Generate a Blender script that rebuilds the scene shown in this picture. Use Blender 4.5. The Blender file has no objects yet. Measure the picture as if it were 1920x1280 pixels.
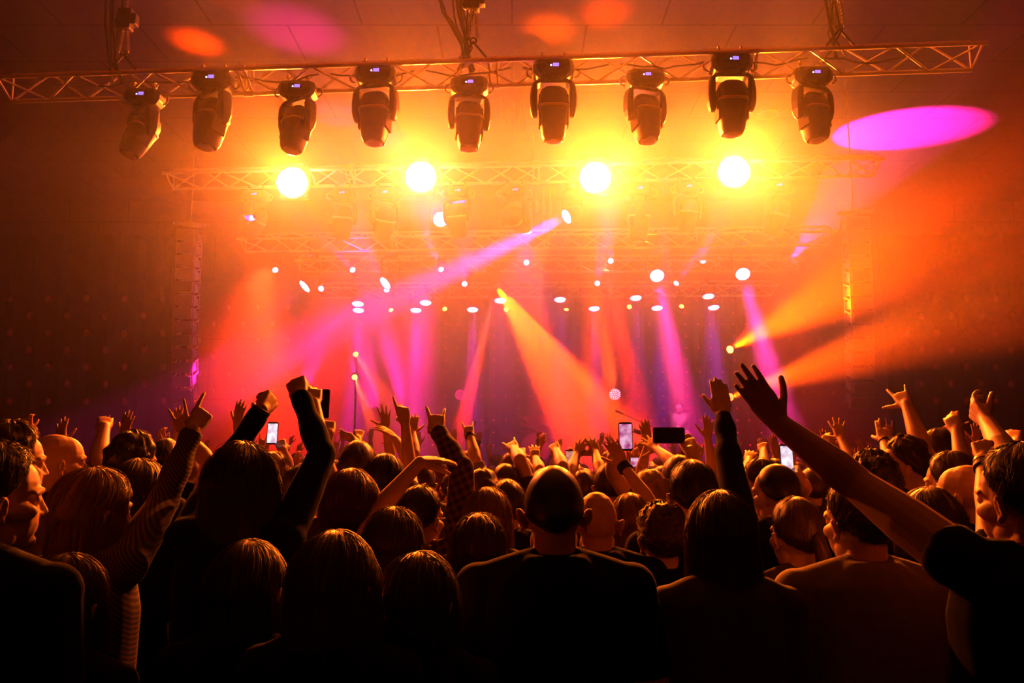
import bpy, bmesh, math, random
from mathutils import Vector, Matrix, Euler, Quaternion, noise
R = math.radians
V = Vector
sc = bpy.context.scene
col = sc.collection
rng = random.Random(7)

# ---------------------------------------------------------------- camera, world, exposure
F = 1500.0; PITCH = math.atan(210 / F); CAMZ = 1.8
cam_d = bpy.data.cameras.new('camera'); cam_d.sensor_width = 36; cam_d.lens = 36 * F / 1920
cam_d.clip_start = 0.05
cam = bpy.data.objects.new('camera', cam_d); col.objects.link(cam)
cam.location = (0, 0, CAMZ); cam.rotation_euler = (math.pi / 2 + PITCH, 0, 0)
sc.camera = cam
sc.view_settings.view_transform = 'Standard'; sc.view_settings.look = 'None'
sc.view_settings.exposure = 0.0; sc.view_settings.gamma = 1.0; sc.view_settings.use_curve_mapping = False
w = bpy.data.worlds.new('world'); sc.world = w; w.use_nodes = True
w.node_tree.nodes['Background'].inputs[0].default_value = (1, .12, .02, 1)
w.node_tree.nodes['Background'].inputs[1].default_value = 0.0
cy = sc.cycles
cy.max_bounces = 3; cy.diffuse_bounces = 1; cy.glossy_bounces = 2; cy.transmission_bounces = 2
cy.volume_bounces = 0; cy.transparent_max_bounces = 6
cy.caustics_reflective = False; cy.caustics_refractive = False
cy.sample_clamp_indirect = 3; cy.sample_clamp_direct = 0
cy.use_denoising = True
cy.use_adaptive_sampling = True; cy.adaptive_threshold = 0.02
cy.use_light_tree = True

def P(px, py, Y):
    """world point that pixel (px, py) of the 1920x1280 frame sees at distance Y down the hall"""
    u = (px - 960) / F; v = (640 - py) / F
    d = V((u, math.cos(PITCH) - v * math.sin(PITCH), math.sin(PITCH) + v * math.cos(PITCH)))
    return V((0, 0, CAMZ)) + d * (Y / d.y)

# ---------------------------------------------------------------- materials
def mat(name, color, rough=.6, metal=0, spec=.5, emit=None, estr=0, noise_scale=None, noise_amt=.25, sheen=0, bump=0, trans=0):
    m = bpy.data.materials.new(name); m.use_nodes = True
    nt = m.node_tree; b = nt.nodes['Principled BSDF']
    b.inputs['Base Color'].default_value = (*color, 1); b.inputs['Roughness'].default_value = rough
    b.inputs['Metallic'].default_value = metal; b.inputs['Specular IOR Level'].default_value = spec
    if sheen: b.inputs['Sheen Weight'].default_value = sheen
    if trans: b.inputs['Transmission Weight'].default_value = trans
    if emit:
        b.inputs['Emission Color'].default_value = (*emit, 1); b.inputs['Emission Strength'].default_value = estr
        m.cycles.emission_sampling = 'NONE'
    if noise_scale:
        t = nt.nodes.new('ShaderNodeTexNoise'); t.inputs['Scale'].default_value = noise_scale; t.inputs['Detail'].default_value = 3
        tc = nt.nodes.new('ShaderNodeTexCoord'); nt.links.new(tc.outputs['Object'], t.inputs['Vector'])
        mx = nt.nodes.new('ShaderNodeMix'); mx.data_type = 'RGBA'
        nt.links.new(t.outputs['Fac'], mx.inputs[0])
        mx.inputs[6].default_value = (*[c * (1 - noise_amt) for c in color], 1)
        mx.inputs[7].default_value = (*[min(1, c * (1 + noise_amt)) for c in color], 1)
        nt.links.new(mx.outputs[2], b.inputs['Base Color'])
        if bump:
            bp = nt.nodes.new('ShaderNodeBump'); bp.inputs['Strength'].default_value = bump
            nt.links.new(t.outputs['Fac'], bp.inputs['Height']); nt.links.new(bp.outputs[0], b.inputs['Normal'])
    return m

def tag(o, label=None, cat=None, group=None, kind=None):
    if label: o['label'] = label
    if cat: o['category'] = cat
    if group: o['group'] = group
    if kind: o['kind'] = kind
    return o

def empty(name, loc=(0, 0, 0), rot=(0, 0, 0)):
    o = bpy.data.objects.new(name, None); col.objects.link(o); o.location = loc; o.rotation_euler = rot
    o.empty_display_size = .1
    return o

def spot(name, loc, target, color, power, angle, blend=.5, size=.08, parent=None):
    l = bpy.data.lights.new(name, 'SPOT'); l.color = color; l.energy = power
    l.spot_size = R(angle); l.spot_blend = blend; l.shadow_soft_size = size
    o = bpy.data.objects.new(name, l); col.objects.link(o)
    d = V(target) - V(loc); q = d.to_track_quat('-Z', 'Y')
    if parent is not None:
        o.parent = parent
        M = Matrix.LocRotScale(parent.location, parent.rotation_euler, None)
        M2 = M.inverted() @ Matrix.LocRotScale(V(loc), q, None)
        o.location = M2.to_translation(); o.rotation_euler = M2.to_euler()
    else:
        o.location = loc; o.rotation_euler = q.to_euler()
    return o
# ---------------------------------------------------------------- mesh helpers
class MB:
    """collects closed shapes; build() links them as one mesh object"""
    def __init__(s): s.v = []; s.f = []; s.m = []; s.cur = 0
    def add(s, vs, fs):
        n = len(s.v); s.v += [tuple(v) for v in vs]; s.f += [tuple(i + n for i in f) for f in fs]; s.m += [s.cur] * len(fs)
    def box(s, c, size, M=None, taper=1.0, tapery=None):
        c = V(c); h = V(size) / 2; ty = taper if tapery is None else tapery; vs = []
        for z in (-1, 1):
            kx, ky = (taper, ty) if z < 0 else (1, 1)
            for x, y in ((-1, -1), (1, -1), (1, 1), (-1, 1)): vs.append(V((x * h.x * kx, y * h.y * ky, z * h.z)))
        vs = [(M @ v if M else v) + c for v in vs]
        s.add(vs, [(3, 2, 1, 0), (4, 5, 6, 7), (0, 1, 5, 4), (1, 2, 6, 5), (2, 3, 7, 6), (3, 0, 4, 7)])
    def rings(s, rs, cap=True, rev=False):
        n = len(rs[0]); vs = [p for r in rs for p in r]; fs = []
        for k in range(len(rs) - 1):
            for i in range(n):
                j = (i + 1) % n; a = k * n
                fs.append((a + i, a + j, a + n + j, a + n + i))
        if cap:
            fs.append(tuple(range(n - 1, -1, -1))); a = (len(rs) - 1) * n; fs.append(tuple(a + i for i in range(n)))
        s.add(vs, fs)
    def tube(s, pts, rad, seg=8, flat=None, round_ends=True, side=None):
        """tapered tube along pts; flat: y-radius factor with side = the direction of the wide axis"""
        pts = [V(p) for p in pts]
        if not hasattr(rad, '__len__'): rad = [rad] * len(pts)
        rad = list(rad); n = len(pts)
        tan = [((pts[min(i + 1, n - 1)] - pts[max(i - 1, 0)]).normalized()) for i in range(n)]
        ref = V(side) if side is not None else (V((0, 0, 1)) if abs(tan[0].z) < .9 else V((1, 0, 0)))
        rs = []; x = (ref - tan[0] * ref.dot(tan[0])).normalized()
        fl = flat if hasattr(flat, '__len__') else [flat or 1.0] * n
        def ring(p, t, x, r, k):
            y = t.cross(x); return [p + x * (math.cos(a) * r) + y * (math.sin(a) * r * k) for a in [2 * math.pi * i / seg for i in range(seg)]]
        for i in range(n):
            t = tan[i]; x = (x - t * x.dot(t)).normalized()
            if i == 0 and round_ends:
                for q in (.98, .7, .35): rs.append(ring(pts[0] - t * rad[0] * min(fl[0], 1) * q, t, x, rad[0] * math.sqrt(max(0, 1 - q * q)) + 1e-5, fl[0]))
            rs.append(ring(pts[i], t, x, rad[i], fl[i]))
            if i == n - 1 and round_ends:
                for q in (.35, .7, .98): rs.append(ring(pts[i] + t * rad[i] * min(fl[i], 1) * q, t, x, rad[i] * math.sqrt(max(0, 1 - q * q)) + 1e-5, fl[i]))
        s.rings(rs)
    def ell(s, c, r, M=None, nu=16, nv=10):
        c = V(c); rs = []
        for k in range(nv + 1):
            t = math.pi * (k + .02 * (k == 0) - .02 * (k == nv)) / nv; ring = []
            for i in range(nu):
                a = 2 * math.pi * i / nu; p = V((r[0] * math.sin(t) * math.cos(a), r[1] * math.sin(t) * math.sin(a), -r[2] * math.cos(t)))
                ring.append((M @ p if M else p) + c)
            rs.append(ring)
        s.rings(rs)
    def torus(s, c, Rr, r, M=None, seg=20, sub=6, arc=2 * math.pi, a0=0):
        c = V(c); full = arc > 6.28; n = seg if full else seg + 1; rs = []
        for i in range(n):
            a = a0 + arc * i / seg; o = V((math.cos(a), math.sin(a), 0))
            rs.append([((M @ q) if M else q) + c for q in [o * (Rr + r * math.cos(b)) + V((0, 0, r * math.sin(b))) for b in [2 * math.pi * k / sub for k in range(sub)]]])
        if full: rs.append(rs[0])
        s.rings(rs, cap=not full)
    def lathe(s, prof, c=(0, 0, 0), M=None, seg=24):
        c = V(c); s.rings([[((M @ q) if M else q) + c for q in [V((r * math.cos(a), r * math.sin(a), z)) for a in [2 * math.pi * i / seg for i in range(seg)]]] for r, z in prof])
    def build(s, name, mats, parent=None, smooth=True, bevel=0, auto=True):
        me = bpy.data.meshes.new(name); me.from_pydata(s.v, [], s.f); me.update()
        for m in (mats if isinstance(mats, (list, tuple)) else [mats]): me.materials.append(m)
        if any(s.m): me.polygons.foreach_set('material_index', s.m)
        if smooth:
            me.polygons.foreach_set('use_smooth', [True] * len(me.polygons))
            if auto: me.set_sharp_from_angle(angle=R(38))
        o = bpy.data.objects.new(name, me); col.objects.link(o)
        if parent is not None: o.parent = parent
        if bevel:
            b = o.modifiers.new('bevel', 'BEVEL'); b.width = bevel; b.segments = 2; b.limit_method = 'ANGLE'
        return o

def rotm(x=0, y=0, z=0): return Euler((R(x), R(y), R(z))).to_matrix()

def fused(mb, name, mats, parent, voxel, smooth=2, ratio=1.0, origin=V((0, 0, 0))):
    """grows one continuous surface over overlapping shapes (voxel remesh, smoothing, thinning out)"""
    me = bpy.data.meshes.new(name + '_raw'); me.from_pydata([tuple(V(v) - origin) for v in mb.v], [], mb.f); me.update()
    o = bpy.data.objects.new(name, me); col.objects.link(o)
    r = o.modifiers.new('r', 'REMESH'); r.mode = 'VOXEL'; r.voxel_size = voxel; r.use_smooth_shade = True
    if smooth:
        q = o.modifiers.new('s', 'SMOOTH'); q.factor = .5; q.iterations = smooth
    if ratio < 1:
        d = o.modifiers.new('d', 'DECIMATE'); d.ratio = ratio
    dg = bpy.context.evaluated_depsgraph_get()
    new = bpy.data.meshes.new_from_object(o.evaluated_get(dg)); new.name = name
    o.modifiers.clear(); o.data = new; bpy.data.meshes.remove(me)
    new.materials.clear()
    for m in (mats if isinstance(mats, (list, tuple)) else [mats]): new.materials.append(m)
    new.polygons.foreach_set('use_smooth', [True] * len(new.polygons))
    o.parent = parent
    return o
# ---------------------------------------------------------------- people
def ray(px, py):
    p = P(px, py, 1.0) - V((0, 0, CAMZ)); return p.normalized()
def reach(px, py, C, L, far=True):
    """the point on the sight line of a pixel that lies L away from joint C"""
    O = V((0, 0, CAMZ)); d = ray(px, py); oc = O - C
    b = d.dot(oc); c = oc.dot(oc) - L * L; D = b * b - c
    t = -b + (math.sqrt(D) if far else -math.sqrt(D)) if D > 0 else -b
    return O + d * t

HAND = {  # per finger (index, middle, ring, little): knuckle, mid joint, end joint bends; spread; thumb (out, forward-fold, tip bend)
    'open': ([(6, 10, 6)] * 4, 7, (46, 10, 8)), 'wide': ([(0, 4, 4), (-2, 3, 3), (0, 5, 4), (2, 8, 5)], 13, (62, 5, 5)),
    'flat': ([(4, 5, 3)] * 4, 2, (30, 8, 5)),
    'relaxed': ([(18, 26, 14), (26, 34, 18), (32, 40, 22), (34, 42, 24)], 5, (40, 24, 18)),
    'clap': ([(14, 10, 6), (6, 12, 6), (2, 14, 8), (0, 16, 8)], 4, (44, 16, 10)),
    'claw': ([(10, 45, 30), (16, 50, 34), (24, 52, 34), (26, 46, 30)], 8, (46, 28, 20)),
    'fist': ([(78, 98, 60), (82, 100, 60), (84, 98, 60), (86, 94, 58)], 1, (22, 52, 52)),
    'horns': ([(2, 4, 2), (80, 100, 60), (82, 100, 60), (4, 6, 3)], 7, (24, 56, 50)),
    'love': ([(2, 4, 2), (80, 100, 60), (82, 100, 60), (4, 6, 3)], 8, (58, 6, 6)),
    'point': ([(2, 4, 2), (58, 80, 45), (70, 88, 50), (76, 88, 50)], 3, (30, 46, 44)),
    'point_up': ([(-4, 2, 2), (34, 60, 34), (46, 70, 40), (54, 74, 44)], 4, (30, 40, 36)),
    'two': ([(2, 4, 2), (0, 4, 2), (76, 96, 55), (80, 92, 55)], 3, (42, 20, 20)),
    'grip': ([(38, 58, 30), (40, 60, 32), (44, 62, 34), (48, 64, 36)], 3, (38, 40, 26)),
}
def hand(mb, W, d, dorsal, left, pose, k=1.0, seg=8):
    """palm, four fingers and thumb from wrist W along d; dorsal = the way the back of the hand faces"""
    d = d.normalized(); n = (dorsal - d * dorsal.dot(d)).normalized(); x = n.cross(d)  # thumb side of a right hand
    if left: x = -x
    curls, spread, (to, tf, tb) = HAND[pose]
    pt = lambda a, b, c: W + x * (a * k) + d * (b * k) + n * (c * k)
    # palm: four metacarpal strands with thenar and little-finger pads, so knuckles and tendons read
    for i, (a, r) in enumerate(((.028, .0125), (.0095, .0132), (-.0095, .0128), (-.0275, .0118))):
        mb.tube([pt(a * .45, -.005, 0), pt(a * .8, .045, .002), pt(a, .088 - .006 * abs(i - 1), .003)], [.0155 * k, .0145 * k, r * k], seg)
    mb.tube([pt(.012, .004, -.006), pt(.03, .035, -.012), pt(.022, .055, -.009)], [.014 * k, .0165 * k, .012 * k], seg)
    mb.tube([pt(-.012, .008, -.006), pt(-.024, .04, -.010), pt(-.022, .07, -.007)], [.013 * k, .014 * k, .011 * k], seg)
    mb.tube([pt(0, .01, -.002), pt(0, .08, -.002)], [.015 * k, .014 * k], seg)
    lens = ((.043, .026, .021), (.048, .030, .022), (.045, .028, .022), (.035, .021, .019))
    for i, a in enumerate((.028, .0095, -.0095, -.0275)):
        p = pt(a, .088 - .006 * abs(i - 1), .003); sp = R(spread) * (1.5 - i) * .8
        fd = (d * math.cos(sp) + x * math.sin(sp)).normalized(); ax = fd.cross(n).normalized(); fn = n.copy()
        pts = [p.copy()]; ang = 0
        for L_, c in zip(lens[i], curls[i]):
            q = Quaternion(ax, -R(c)); fd = q @ fd; p = p + fd * (L_ * k); pts.append(p.copy())
        r0 = (.0092, .0094, .0090, .0080)[i] * k
        mb.tube(pts, [r0 * 1.08, r0, r0 * .9, r0 * .76], seg)
    # thumb leaves the side of the palm near its base
    b = pt(.024, .026, -.010); td = (d * math.cos(R(to)) + x * math.sin(R(to))).normalized()
    td = (td * math.cos(R(tf)) - n * math.sin(R(tf))).normalized(); ax = (d.cross(x) if not left else x.cross(d)).normalized()
    pts = [b]; p = b + td * .040 * k; pts.append(p)
    inw = (-x * .75 - n * .35 + d * .35).normalized()
    td2 = (td * math.cos(R(tb)) + inw * math.sin(R(tb))).normalized(); p = p + td2 * .031 * k; pts.append(p)
    td3 = (td2 * math.cos(R(tb)) + inw * math.sin(R(tb))).normalized(); p = p + td3 * .024 * k; pts.append(p)
    mb.tube(pts, [.0155 * k, .0118 * k, .0105 * k, .0088 * k], seg)

def head_shape(mb, H, k, fem=0, detail=True):
    """H: head frame (origin at the centre of the skull, +y = face)"""
    rot = H.to_3x3(); at = lambda x, y, z: H @ V((x * k, y * k, z * k))
    E = lambda c, r, M=None, nu=14, nv=9: mb.ell(at(*c), [q * k for q in r], rot @ M if M else rot, nu, nv)
    E((0, -.012, .018), (.072, .092, .092)); E((0, -.034, .012), (.068, .068, .076)); E((0, .020, .030), (.065, .070, .072))
    E((0, .040, -.035), (.056, .052, .072)); E((0, .056, -.088), (.025, .028, .022)); E((0, .012, -.07), (.054, .060, .045))
    for s_ in (-1, 1):
        E((s_ * .052, .036, -.022), (.018, .040, .022)); E((s_ * .048, .008, -.070), (.014, .032, .030))
        # ear: rim, lobe and hollow
        c = V((s_ * .081, -.006, -.012)); Me = rotm(8, s_ * 14, s_ * 32)
        E(tuple(c), (.0065, .017, .029), Me)
        if detail:
            pts = [at(*(c + Me @ V((s_ * .006, .012 * math.cos(a) - .002, .027 * math.sin(a))))) for a in [R(q) for q in range(-60, 215, 25)]]
            mb.tube(pts, .0042 * k, 6)
            E(tuple(c + V((s_ * .001, .004, -.026))), (.005, .008, .010))
    if detail:
        mb.tube([at(0, .086, .012), at(0, .095, -.010), at(0, .103, -.026)], [.007 * k, .008 * k, .009 * k], 8)
        for s_ in (-1, 1):
            E((s_ * .010, .092, -.030), (.007, .009, .006)); mb.tube([at(s_ * .010, .088, .020), at(s_ * .032, .084, .024), at(s_ * .052, .066, .018)], [.008 * k, .009 * k, .007 * k], 6)
            E((s_ * .031, .074, .002), (.013, .012, .010))
        E((0, .084, -.055), (.021, .008, .005)); E((0, .082, -.065), (.017, .008, .005)); E((0, .078, -.088), (.014, .012, .012))
    else:
        E((0, .098, -.022), (.011, .014, .018))

def skull_r(az, th):
    """distance of the scalp from the skull centre for azimuth az (0 = back) and angle th from the crown"""
    s, c = math.sin(th), math.cos(th)
    x = abs(math.sin(az)) * s; y = -math.cos(az) * s; z = c
    a, b = .0755, (.104 if y < 0 else .094)
    return 1 / math.sqrt((x / a) ** 2 + (y / b) ** 2 + (z / .110) ** 2)

def hair(style, name, H, k, m, parent, origin, near=1.0, seed=0, down=None, length=.4, width=1.0):
    """cap of hair over the skull with grooves, falling to `length`, and loose strands over it"""
    rr = random.Random(seed); NU, NV = (56, 36) if near > .5 else (28, 16)
    th_ = {'buzz': .003, 'short': .013, 'thick': .017, 'curly': .024, 'long': .016, 'bob': .018, 'tied': .010, 'bun': .010}[style]
    falling = style in ('long', 'bob')
    o3 = V((seed * 3.7, seed * 1.3, 0)); up = V((0, 0, 1)); Rh = H.to_3x3()
    def hairline(az):
        a = abs(math.degrees(az)); return R(133 if a < 40 else 133 - (a - 40) * .74 if a < 100 else max(46, 86 - (a - 100) * .8))
    if style == 'buzz':
        hl0 = hairline; hairline = lambda az: hl0(az) - R(5)
    sway = V((rr.uniform(-.02, .02), 0, 0))
    def S(u, v, off=0):
        az = (u - .5) * 2 * math.pi
        if not falling:
            th = v * hairline(az); g = 1
            n_ = noise.noise(V((az * 7, th * (2.0 if style != 'curly' else 7), seed))) if style != 'buzz' else 0
            edge = min(1, (1 - v) * 3.2 + .12)
            amp = {'short': .004, 'thick': .008, 'curly': .012, 'tied': .002, 'bun': .002}.get(style, 0)
            r = skull_r(az, th) + th_ * edge + n_ * amp + off
            r -= .020 * max(0, (math.degrees(th) - 98) / 35)
            if style in ('thick', 'curly'): r += noise.noise(V((az * 2, th * 3, seed + 5))) * .012 * edge
            s = math.sin(th)
            return H @ (V((math.sin(az) * s, -math.cos(az) * s, math.cos(th))) * (r * k) + V((0, -.008 * k, .012 * k)))
        cut = .42
        if v < cut:
            t = v / cut; th = t * R(92); lim = hairline(az) * (.94 if abs(az) > 1.9 else 1.5)
            fold = 1 - .30 * max(0, (t - .35) / .65) * (1 if abs(az) > .1 else 1)
            az2 = az * fold; s = math.sin(th)
            r = skull_r(az2, th) + th_ * (.6 + .4 * t) * width + noise.noise(V((az * 9, v * 1.6, seed))) * .0045 + off
            return H @ (V((math.sin(az2) * s, -math.cos(az2) * s, math.cos(th))) * (r * k) + V((0, -.008 * k, .012 * k)))
        t = (v - cut) / (1 - cut); az2 = az * (.70 - .12 * t)
        r = (skull_r(az2, R(92)) + th_ * width) + noise.noise(V((az * 9, v * 1.6, seed))) * (.0045 + .004 * t) + off
        r *= (1 + .14 * math.sin(t * math.pi * .8) * width - .18 * t * t)
        p = H @ (V((math.sin(az2) * r * k, -math.cos(az2) * r * k * (.96 - .25 * t), .008 * k)))
        drop = t * length * (1 - .10 * rr0[int(u * 30) % 30] * t)
        return p - up * drop * k + sway * t + V((0, .02 * t * t, 0))
    rr0 = [rr.random() for _ in range(30)]
    mb = MB(); vs = []; fs = []
    for j in range(NV + 1):
        for i in range(NU + (0 if not falling else 1)):
            vs.append(S(i / NU, j / NV) - origin)
    W_ = NU if not falling else NU + 1
    for j in range(NV):
        for i in range(NU):
            a = j * W_ + i; b = j * W_ + (i + 1) % W_ if not falling else j * W_ + i + 1
            fs.append((a, a + W_, b + W_, b))
    mb.add(vs, fs); mesh_n = len(fs)
    if style == 'bun':
        c = H @ V((0, -.115 * k, .03 * k)); mb.ell(c - origin, (.042 * k, .036 * k, .040 * k), Rh)
    if style == 'tied':
        c = H @ V((0, -.112 * k, .0)); pts = [c + V((0, -.012, 0)) - origin, c + V((.004, -.035, -.04)) - origin, c + V((.010, -.03, -.13)) - origin, c + V((.0, -.01, -.24)) - origin]
        mb.tube(pts, [.022 * k, .026 * k, .024 * k, .008 * k], 10)
    # strands
    ns = int({'buzz': 1500, 'short': 900, 'thick': 1000, 'curly': 900, 'long': 900, 'bob': 900, 'tied': 500, 'bun': 500}[style] * near)
    for q in range(ns):
        u = rr.random(); v0 = rr.random() ** .7
        if falling:
            v0 *= .5; v1 = min(1, v0 + rr.uniform(.3, .6)); n = 9; du = rr.uniform(-.015, .015); lift = rr.random() ** 4 * .012
            pts = [S(min(1, max(0, u + du * t)), v0 + (v1 - v0) * t, .0015 + lift * math.sin(math.pi * min(1, t * 1.2))) for t in [i / (n - 1) for i in range(n)]]; w0 = .0009
        elif style == 'buzz':
            a = S(u, v0); nrm = (a - H.to_translation()).normalized(); pts = [a, a + nrm * .0045 + V((rr.uniform(-.002, .002), rr.uniform(-.002, .002), 0))]; w0 = .0005
        else:
            v1 = min(1.02, v0 + rr.uniform(.12, .3)); n = 5; lift = rr.random() ** 2 * (.012 if style != 'tied' else .006); du = rr.uniform(-.04, .04) * (3 if style == 'curly' else 1)
            pts = [S((u + du * t * (1 if style != 'curly' else math.sin(t * 6))) % 1, v0 + (v1 - v0) * t, .001 + lift * t) for t in [i / (n - 1) for i in range(n)]]; w0 = .0008
        # flat tapering triangular prism
        n = len(pts); sv = []; w0 *= k
        for i, p in enumerate(pts):
            tdir = (pts[min(i + 1, n - 1)] - pts[max(i - 1, 0)]).normalized(); nrm = (p - H.to_translation()).normalized(); sd = tdir.cross(nrm)
            ww = w0 * (1 - .8 * i / (n - 1)); c0 = p - origin
            sv += [c0 - sd * ww, c0 + sd * ww, c0 + nrm * ww * 1.2]
        sf = []
        for i in range(n - 1):
            a = i * 3
            sf += [(a, a + 1, a + 4, a + 3), (a + 1, a + 2, a + 5, a + 4), (a + 2, a, a + 3, a + 5)]
        mb.add(sv, sf)
    o = mb.build(name, m, parent, auto=False)
    return o


def person(name, px, top, Y, label, hairstyle='short', hairm=None, skin=None, shirt=None, yaw=0, pitch=0, roll=0, arms=(), fem=0,
           group=None, body_yaw=None, sleeve='short', near=None, length=.35, cat='person', world=None, height=None, width=1.0, extra=None, bare=False, hunch=0):
    """one spectator: body (head, torso, arms, hands, legs in one surface) with hair, top and trousers as children.
    (px, top, Y): pixel of the crown and the distance down the hall; yaw turns the head (positive = to the viewer's right)."""
    global PN; PN += 1; seed = PN
    crown = P(px, top, Y) if world is None else V(world) + V((0, 0, height))
    base = 0.0 if world is None else world[2]
    k = (crown.z - base) / 1.75; kb = k * (.94 if fem else 1.0)
    kh = .5 + .5 * k; kh = max(.92, min(1.06, kh)) * (.95 if fem else .99)
    near = near if near is not None else (1.0 if Y < 2.7 else .7 if Y < 3.8 else .35)
    org = V((crown.x, crown.y + .02, base))
    Hc = crown - V((0, 0, .125 * kh)); by = R(-(body_yaw if body_yaw is not None else yaw * .3))
    Rb = Matrix.Rotation(by, 3, 'Z'); H = Matrix.Translation(Hc) @ (Matrix.Rotation(R(-yaw), 4, 'Z') @ Matrix.Rotation(R(pitch), 4, 'X') @ Matrix.Rotation(R(roll), 4, 'Y'))
    B = lambda x, y, z: V((Hc.x, Hc.y, 0)) + Rb @ V((x * kb, (y - .03) * kb, 0)) + V((0, 0, base + z * k))
    mb = MB(); head_shape(mb, H, kh, fem, detail=near > .3)
    # neck and trunk
    nr = .046 if fem else .055
    mb.tube([H @ V((0, -.022 * kh, -.045 * kh)), B(0, -.005, 1.53), B(0, -.012, 1.47)], [nr * kb, nr * kb, nr * 1.25 * kb], 14)
    sw = .165 if fem else .190
    def trunk(mb, e, top=1.46, low=.80):
        prof = [(1.525, .062, .056, -.014), (1.495, .112, .076, -.010), (1.46, .158, .094, -.004), (1.39, .174, .108, 0), (1.22, .166, .112, .0), (1.10, .150, .102, .004), (1.02, .150, .098, .004), (.94, .172, .110, -.006), (.86, .172, .108, -.008), (low, .150, .10, -.005)]
        rs = []
        for z, a, b, y in prof:
            a = (a * (.88 if fem and z > .97 else 1.0) + e) * kb; b = (b * (.9 if fem else 1) + e) * kb; c = B(0, y, z + (e if z > 1.4 else 0))
            ring = []
            for i in range(24):
                t = 2 * math.pi * i / 24; ct, st = math.cos(t), math.sin(t)
                ct = math.copysign(abs(ct) ** .8, ct); st = math.copysign(abs(st) ** .8, st)
                ring.append(c + Rb @ V((a * ct, b * st, 0)))
            rs.append(ring)
        mb.rings(rs)
    trunk(mb, 0)
    S = {}; arm_pts = []
    specs = {('L' if a.get('left') else 'R'): a for a in arms}
    for sd, sg in (('L', -1), ('R', 1)):
        a = specs.get(sd); up = a is not None
        S[sd] = B(sg * (sw - (.028 if up else 0)), -.004, 1.452 + (.055 if up else 0))
        mb.tube([B(sg * .03, -.014, 1.52), B(sg * .10, -.012, 1.485 + (.02 if up else 0)), S[sd]], [.036 * kb, .042 * kb, .048 * kb], 12)
        mb.ell(S[sd], (.052 * kb, .052 * kb, .054 * kb))
        la = 1.0
        if up:
            u_, f_ = .30 * kb * a.get('len', 1), .265 * kb * a.get('len', 1)
            E_ = reach(*a['e'], S[sd], u_, a.get('ef', True)) if 'e' in a else (V(a['E']))
            W_ = reach(*a['w'], E_, f_, a.get('wf', True)) if 'w' in a else (V(a['W']))
            Dh = (reach(*a['h'], W_, .17 * kb, a.get('hf', True)) - W_) if 'h' in a else V(a['D'])
            tocam = (V((0, 0, CAMZ)) - W_).normalized(); dd = Dh.normalized()
            dors = Quaternion(dd, R(a.get('roll', 0))) @ (tocam - dd * tocam.dot(dd)).normalized()
            pose = a.get('pose', 'open')
        else:
            E_ = B(sg * (sw + .055), -.03, 1.12); W_ = B(sg * (sw + .035), .07, .88); dd = V((0, .25, -1)); dors = Rb @ V((sg, -.2, 0)); pose = 'relaxed'
        fr = .86 if fem else 1.0; fr *= (a.get('thick', 1) if up else 1)
        M1 = S[sd].lerp(E_, .5); F1 = E_.lerp(W_, .28); F2 = E_.lerp(W_, .68)
        mb.tube([S[sd], M1, S[sd].lerp(E_, .85), E_], [.052 * kb * fr, .050 * kb * fr, .042 * kb * fr, .039 * kb * fr], 14)
        mb.tube([E_, F1, F2, W_], [.039 * kb * fr, .043 * kb * fr, .033 * kb * fr, .0265 * kb * fr], 14)
        mb.tube([E_.lerp(W_, .8), W_, W_ + dd.normalized() * .02 * kb], [.028 * kb * fr, .0275 * kb * fr, .026 * kb * fr], 12, flat=.78, side=dors.cross(dd))
        hk = kb * (.92 if fem else 1.0)
        hand(mb, W_, dd, dors, sd == 'L', pose, hk)
        arm_pts.append((sd, S[sd], M1, E_, F1, F2, W_, fr, up, dd, dors))
    for sg in (-1, 1):
        mb.tube([B(sg * .085, 0, .92), B(sg * .09, .01, .70), B(sg * .09, .005, .48), B(sg * .09, -.015, .30), B(sg * .09, -.01, .09)], [.088 * kb, .078 * kb, .052 * kb, .052 * kb, .036 * kb], 14)
        mb.tube([B(sg * .09, -.03, .045), B(sg * .095, .08, .04), B(sg * .10, .17, .03)], [.040 * kb, .038 * kb, .028 * kb], 10, flat=.8, side=(1, 0, 0))
    root = empty(name, org); tag(root, label, cat, group)
    vox = .0042 if Y < 2.4 else .005 if Y < 3.4 else .0065
    body = fused(mb, 'body', skin, root, vox, 2, .30 if Y < 3.4 else .22, org)
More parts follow.
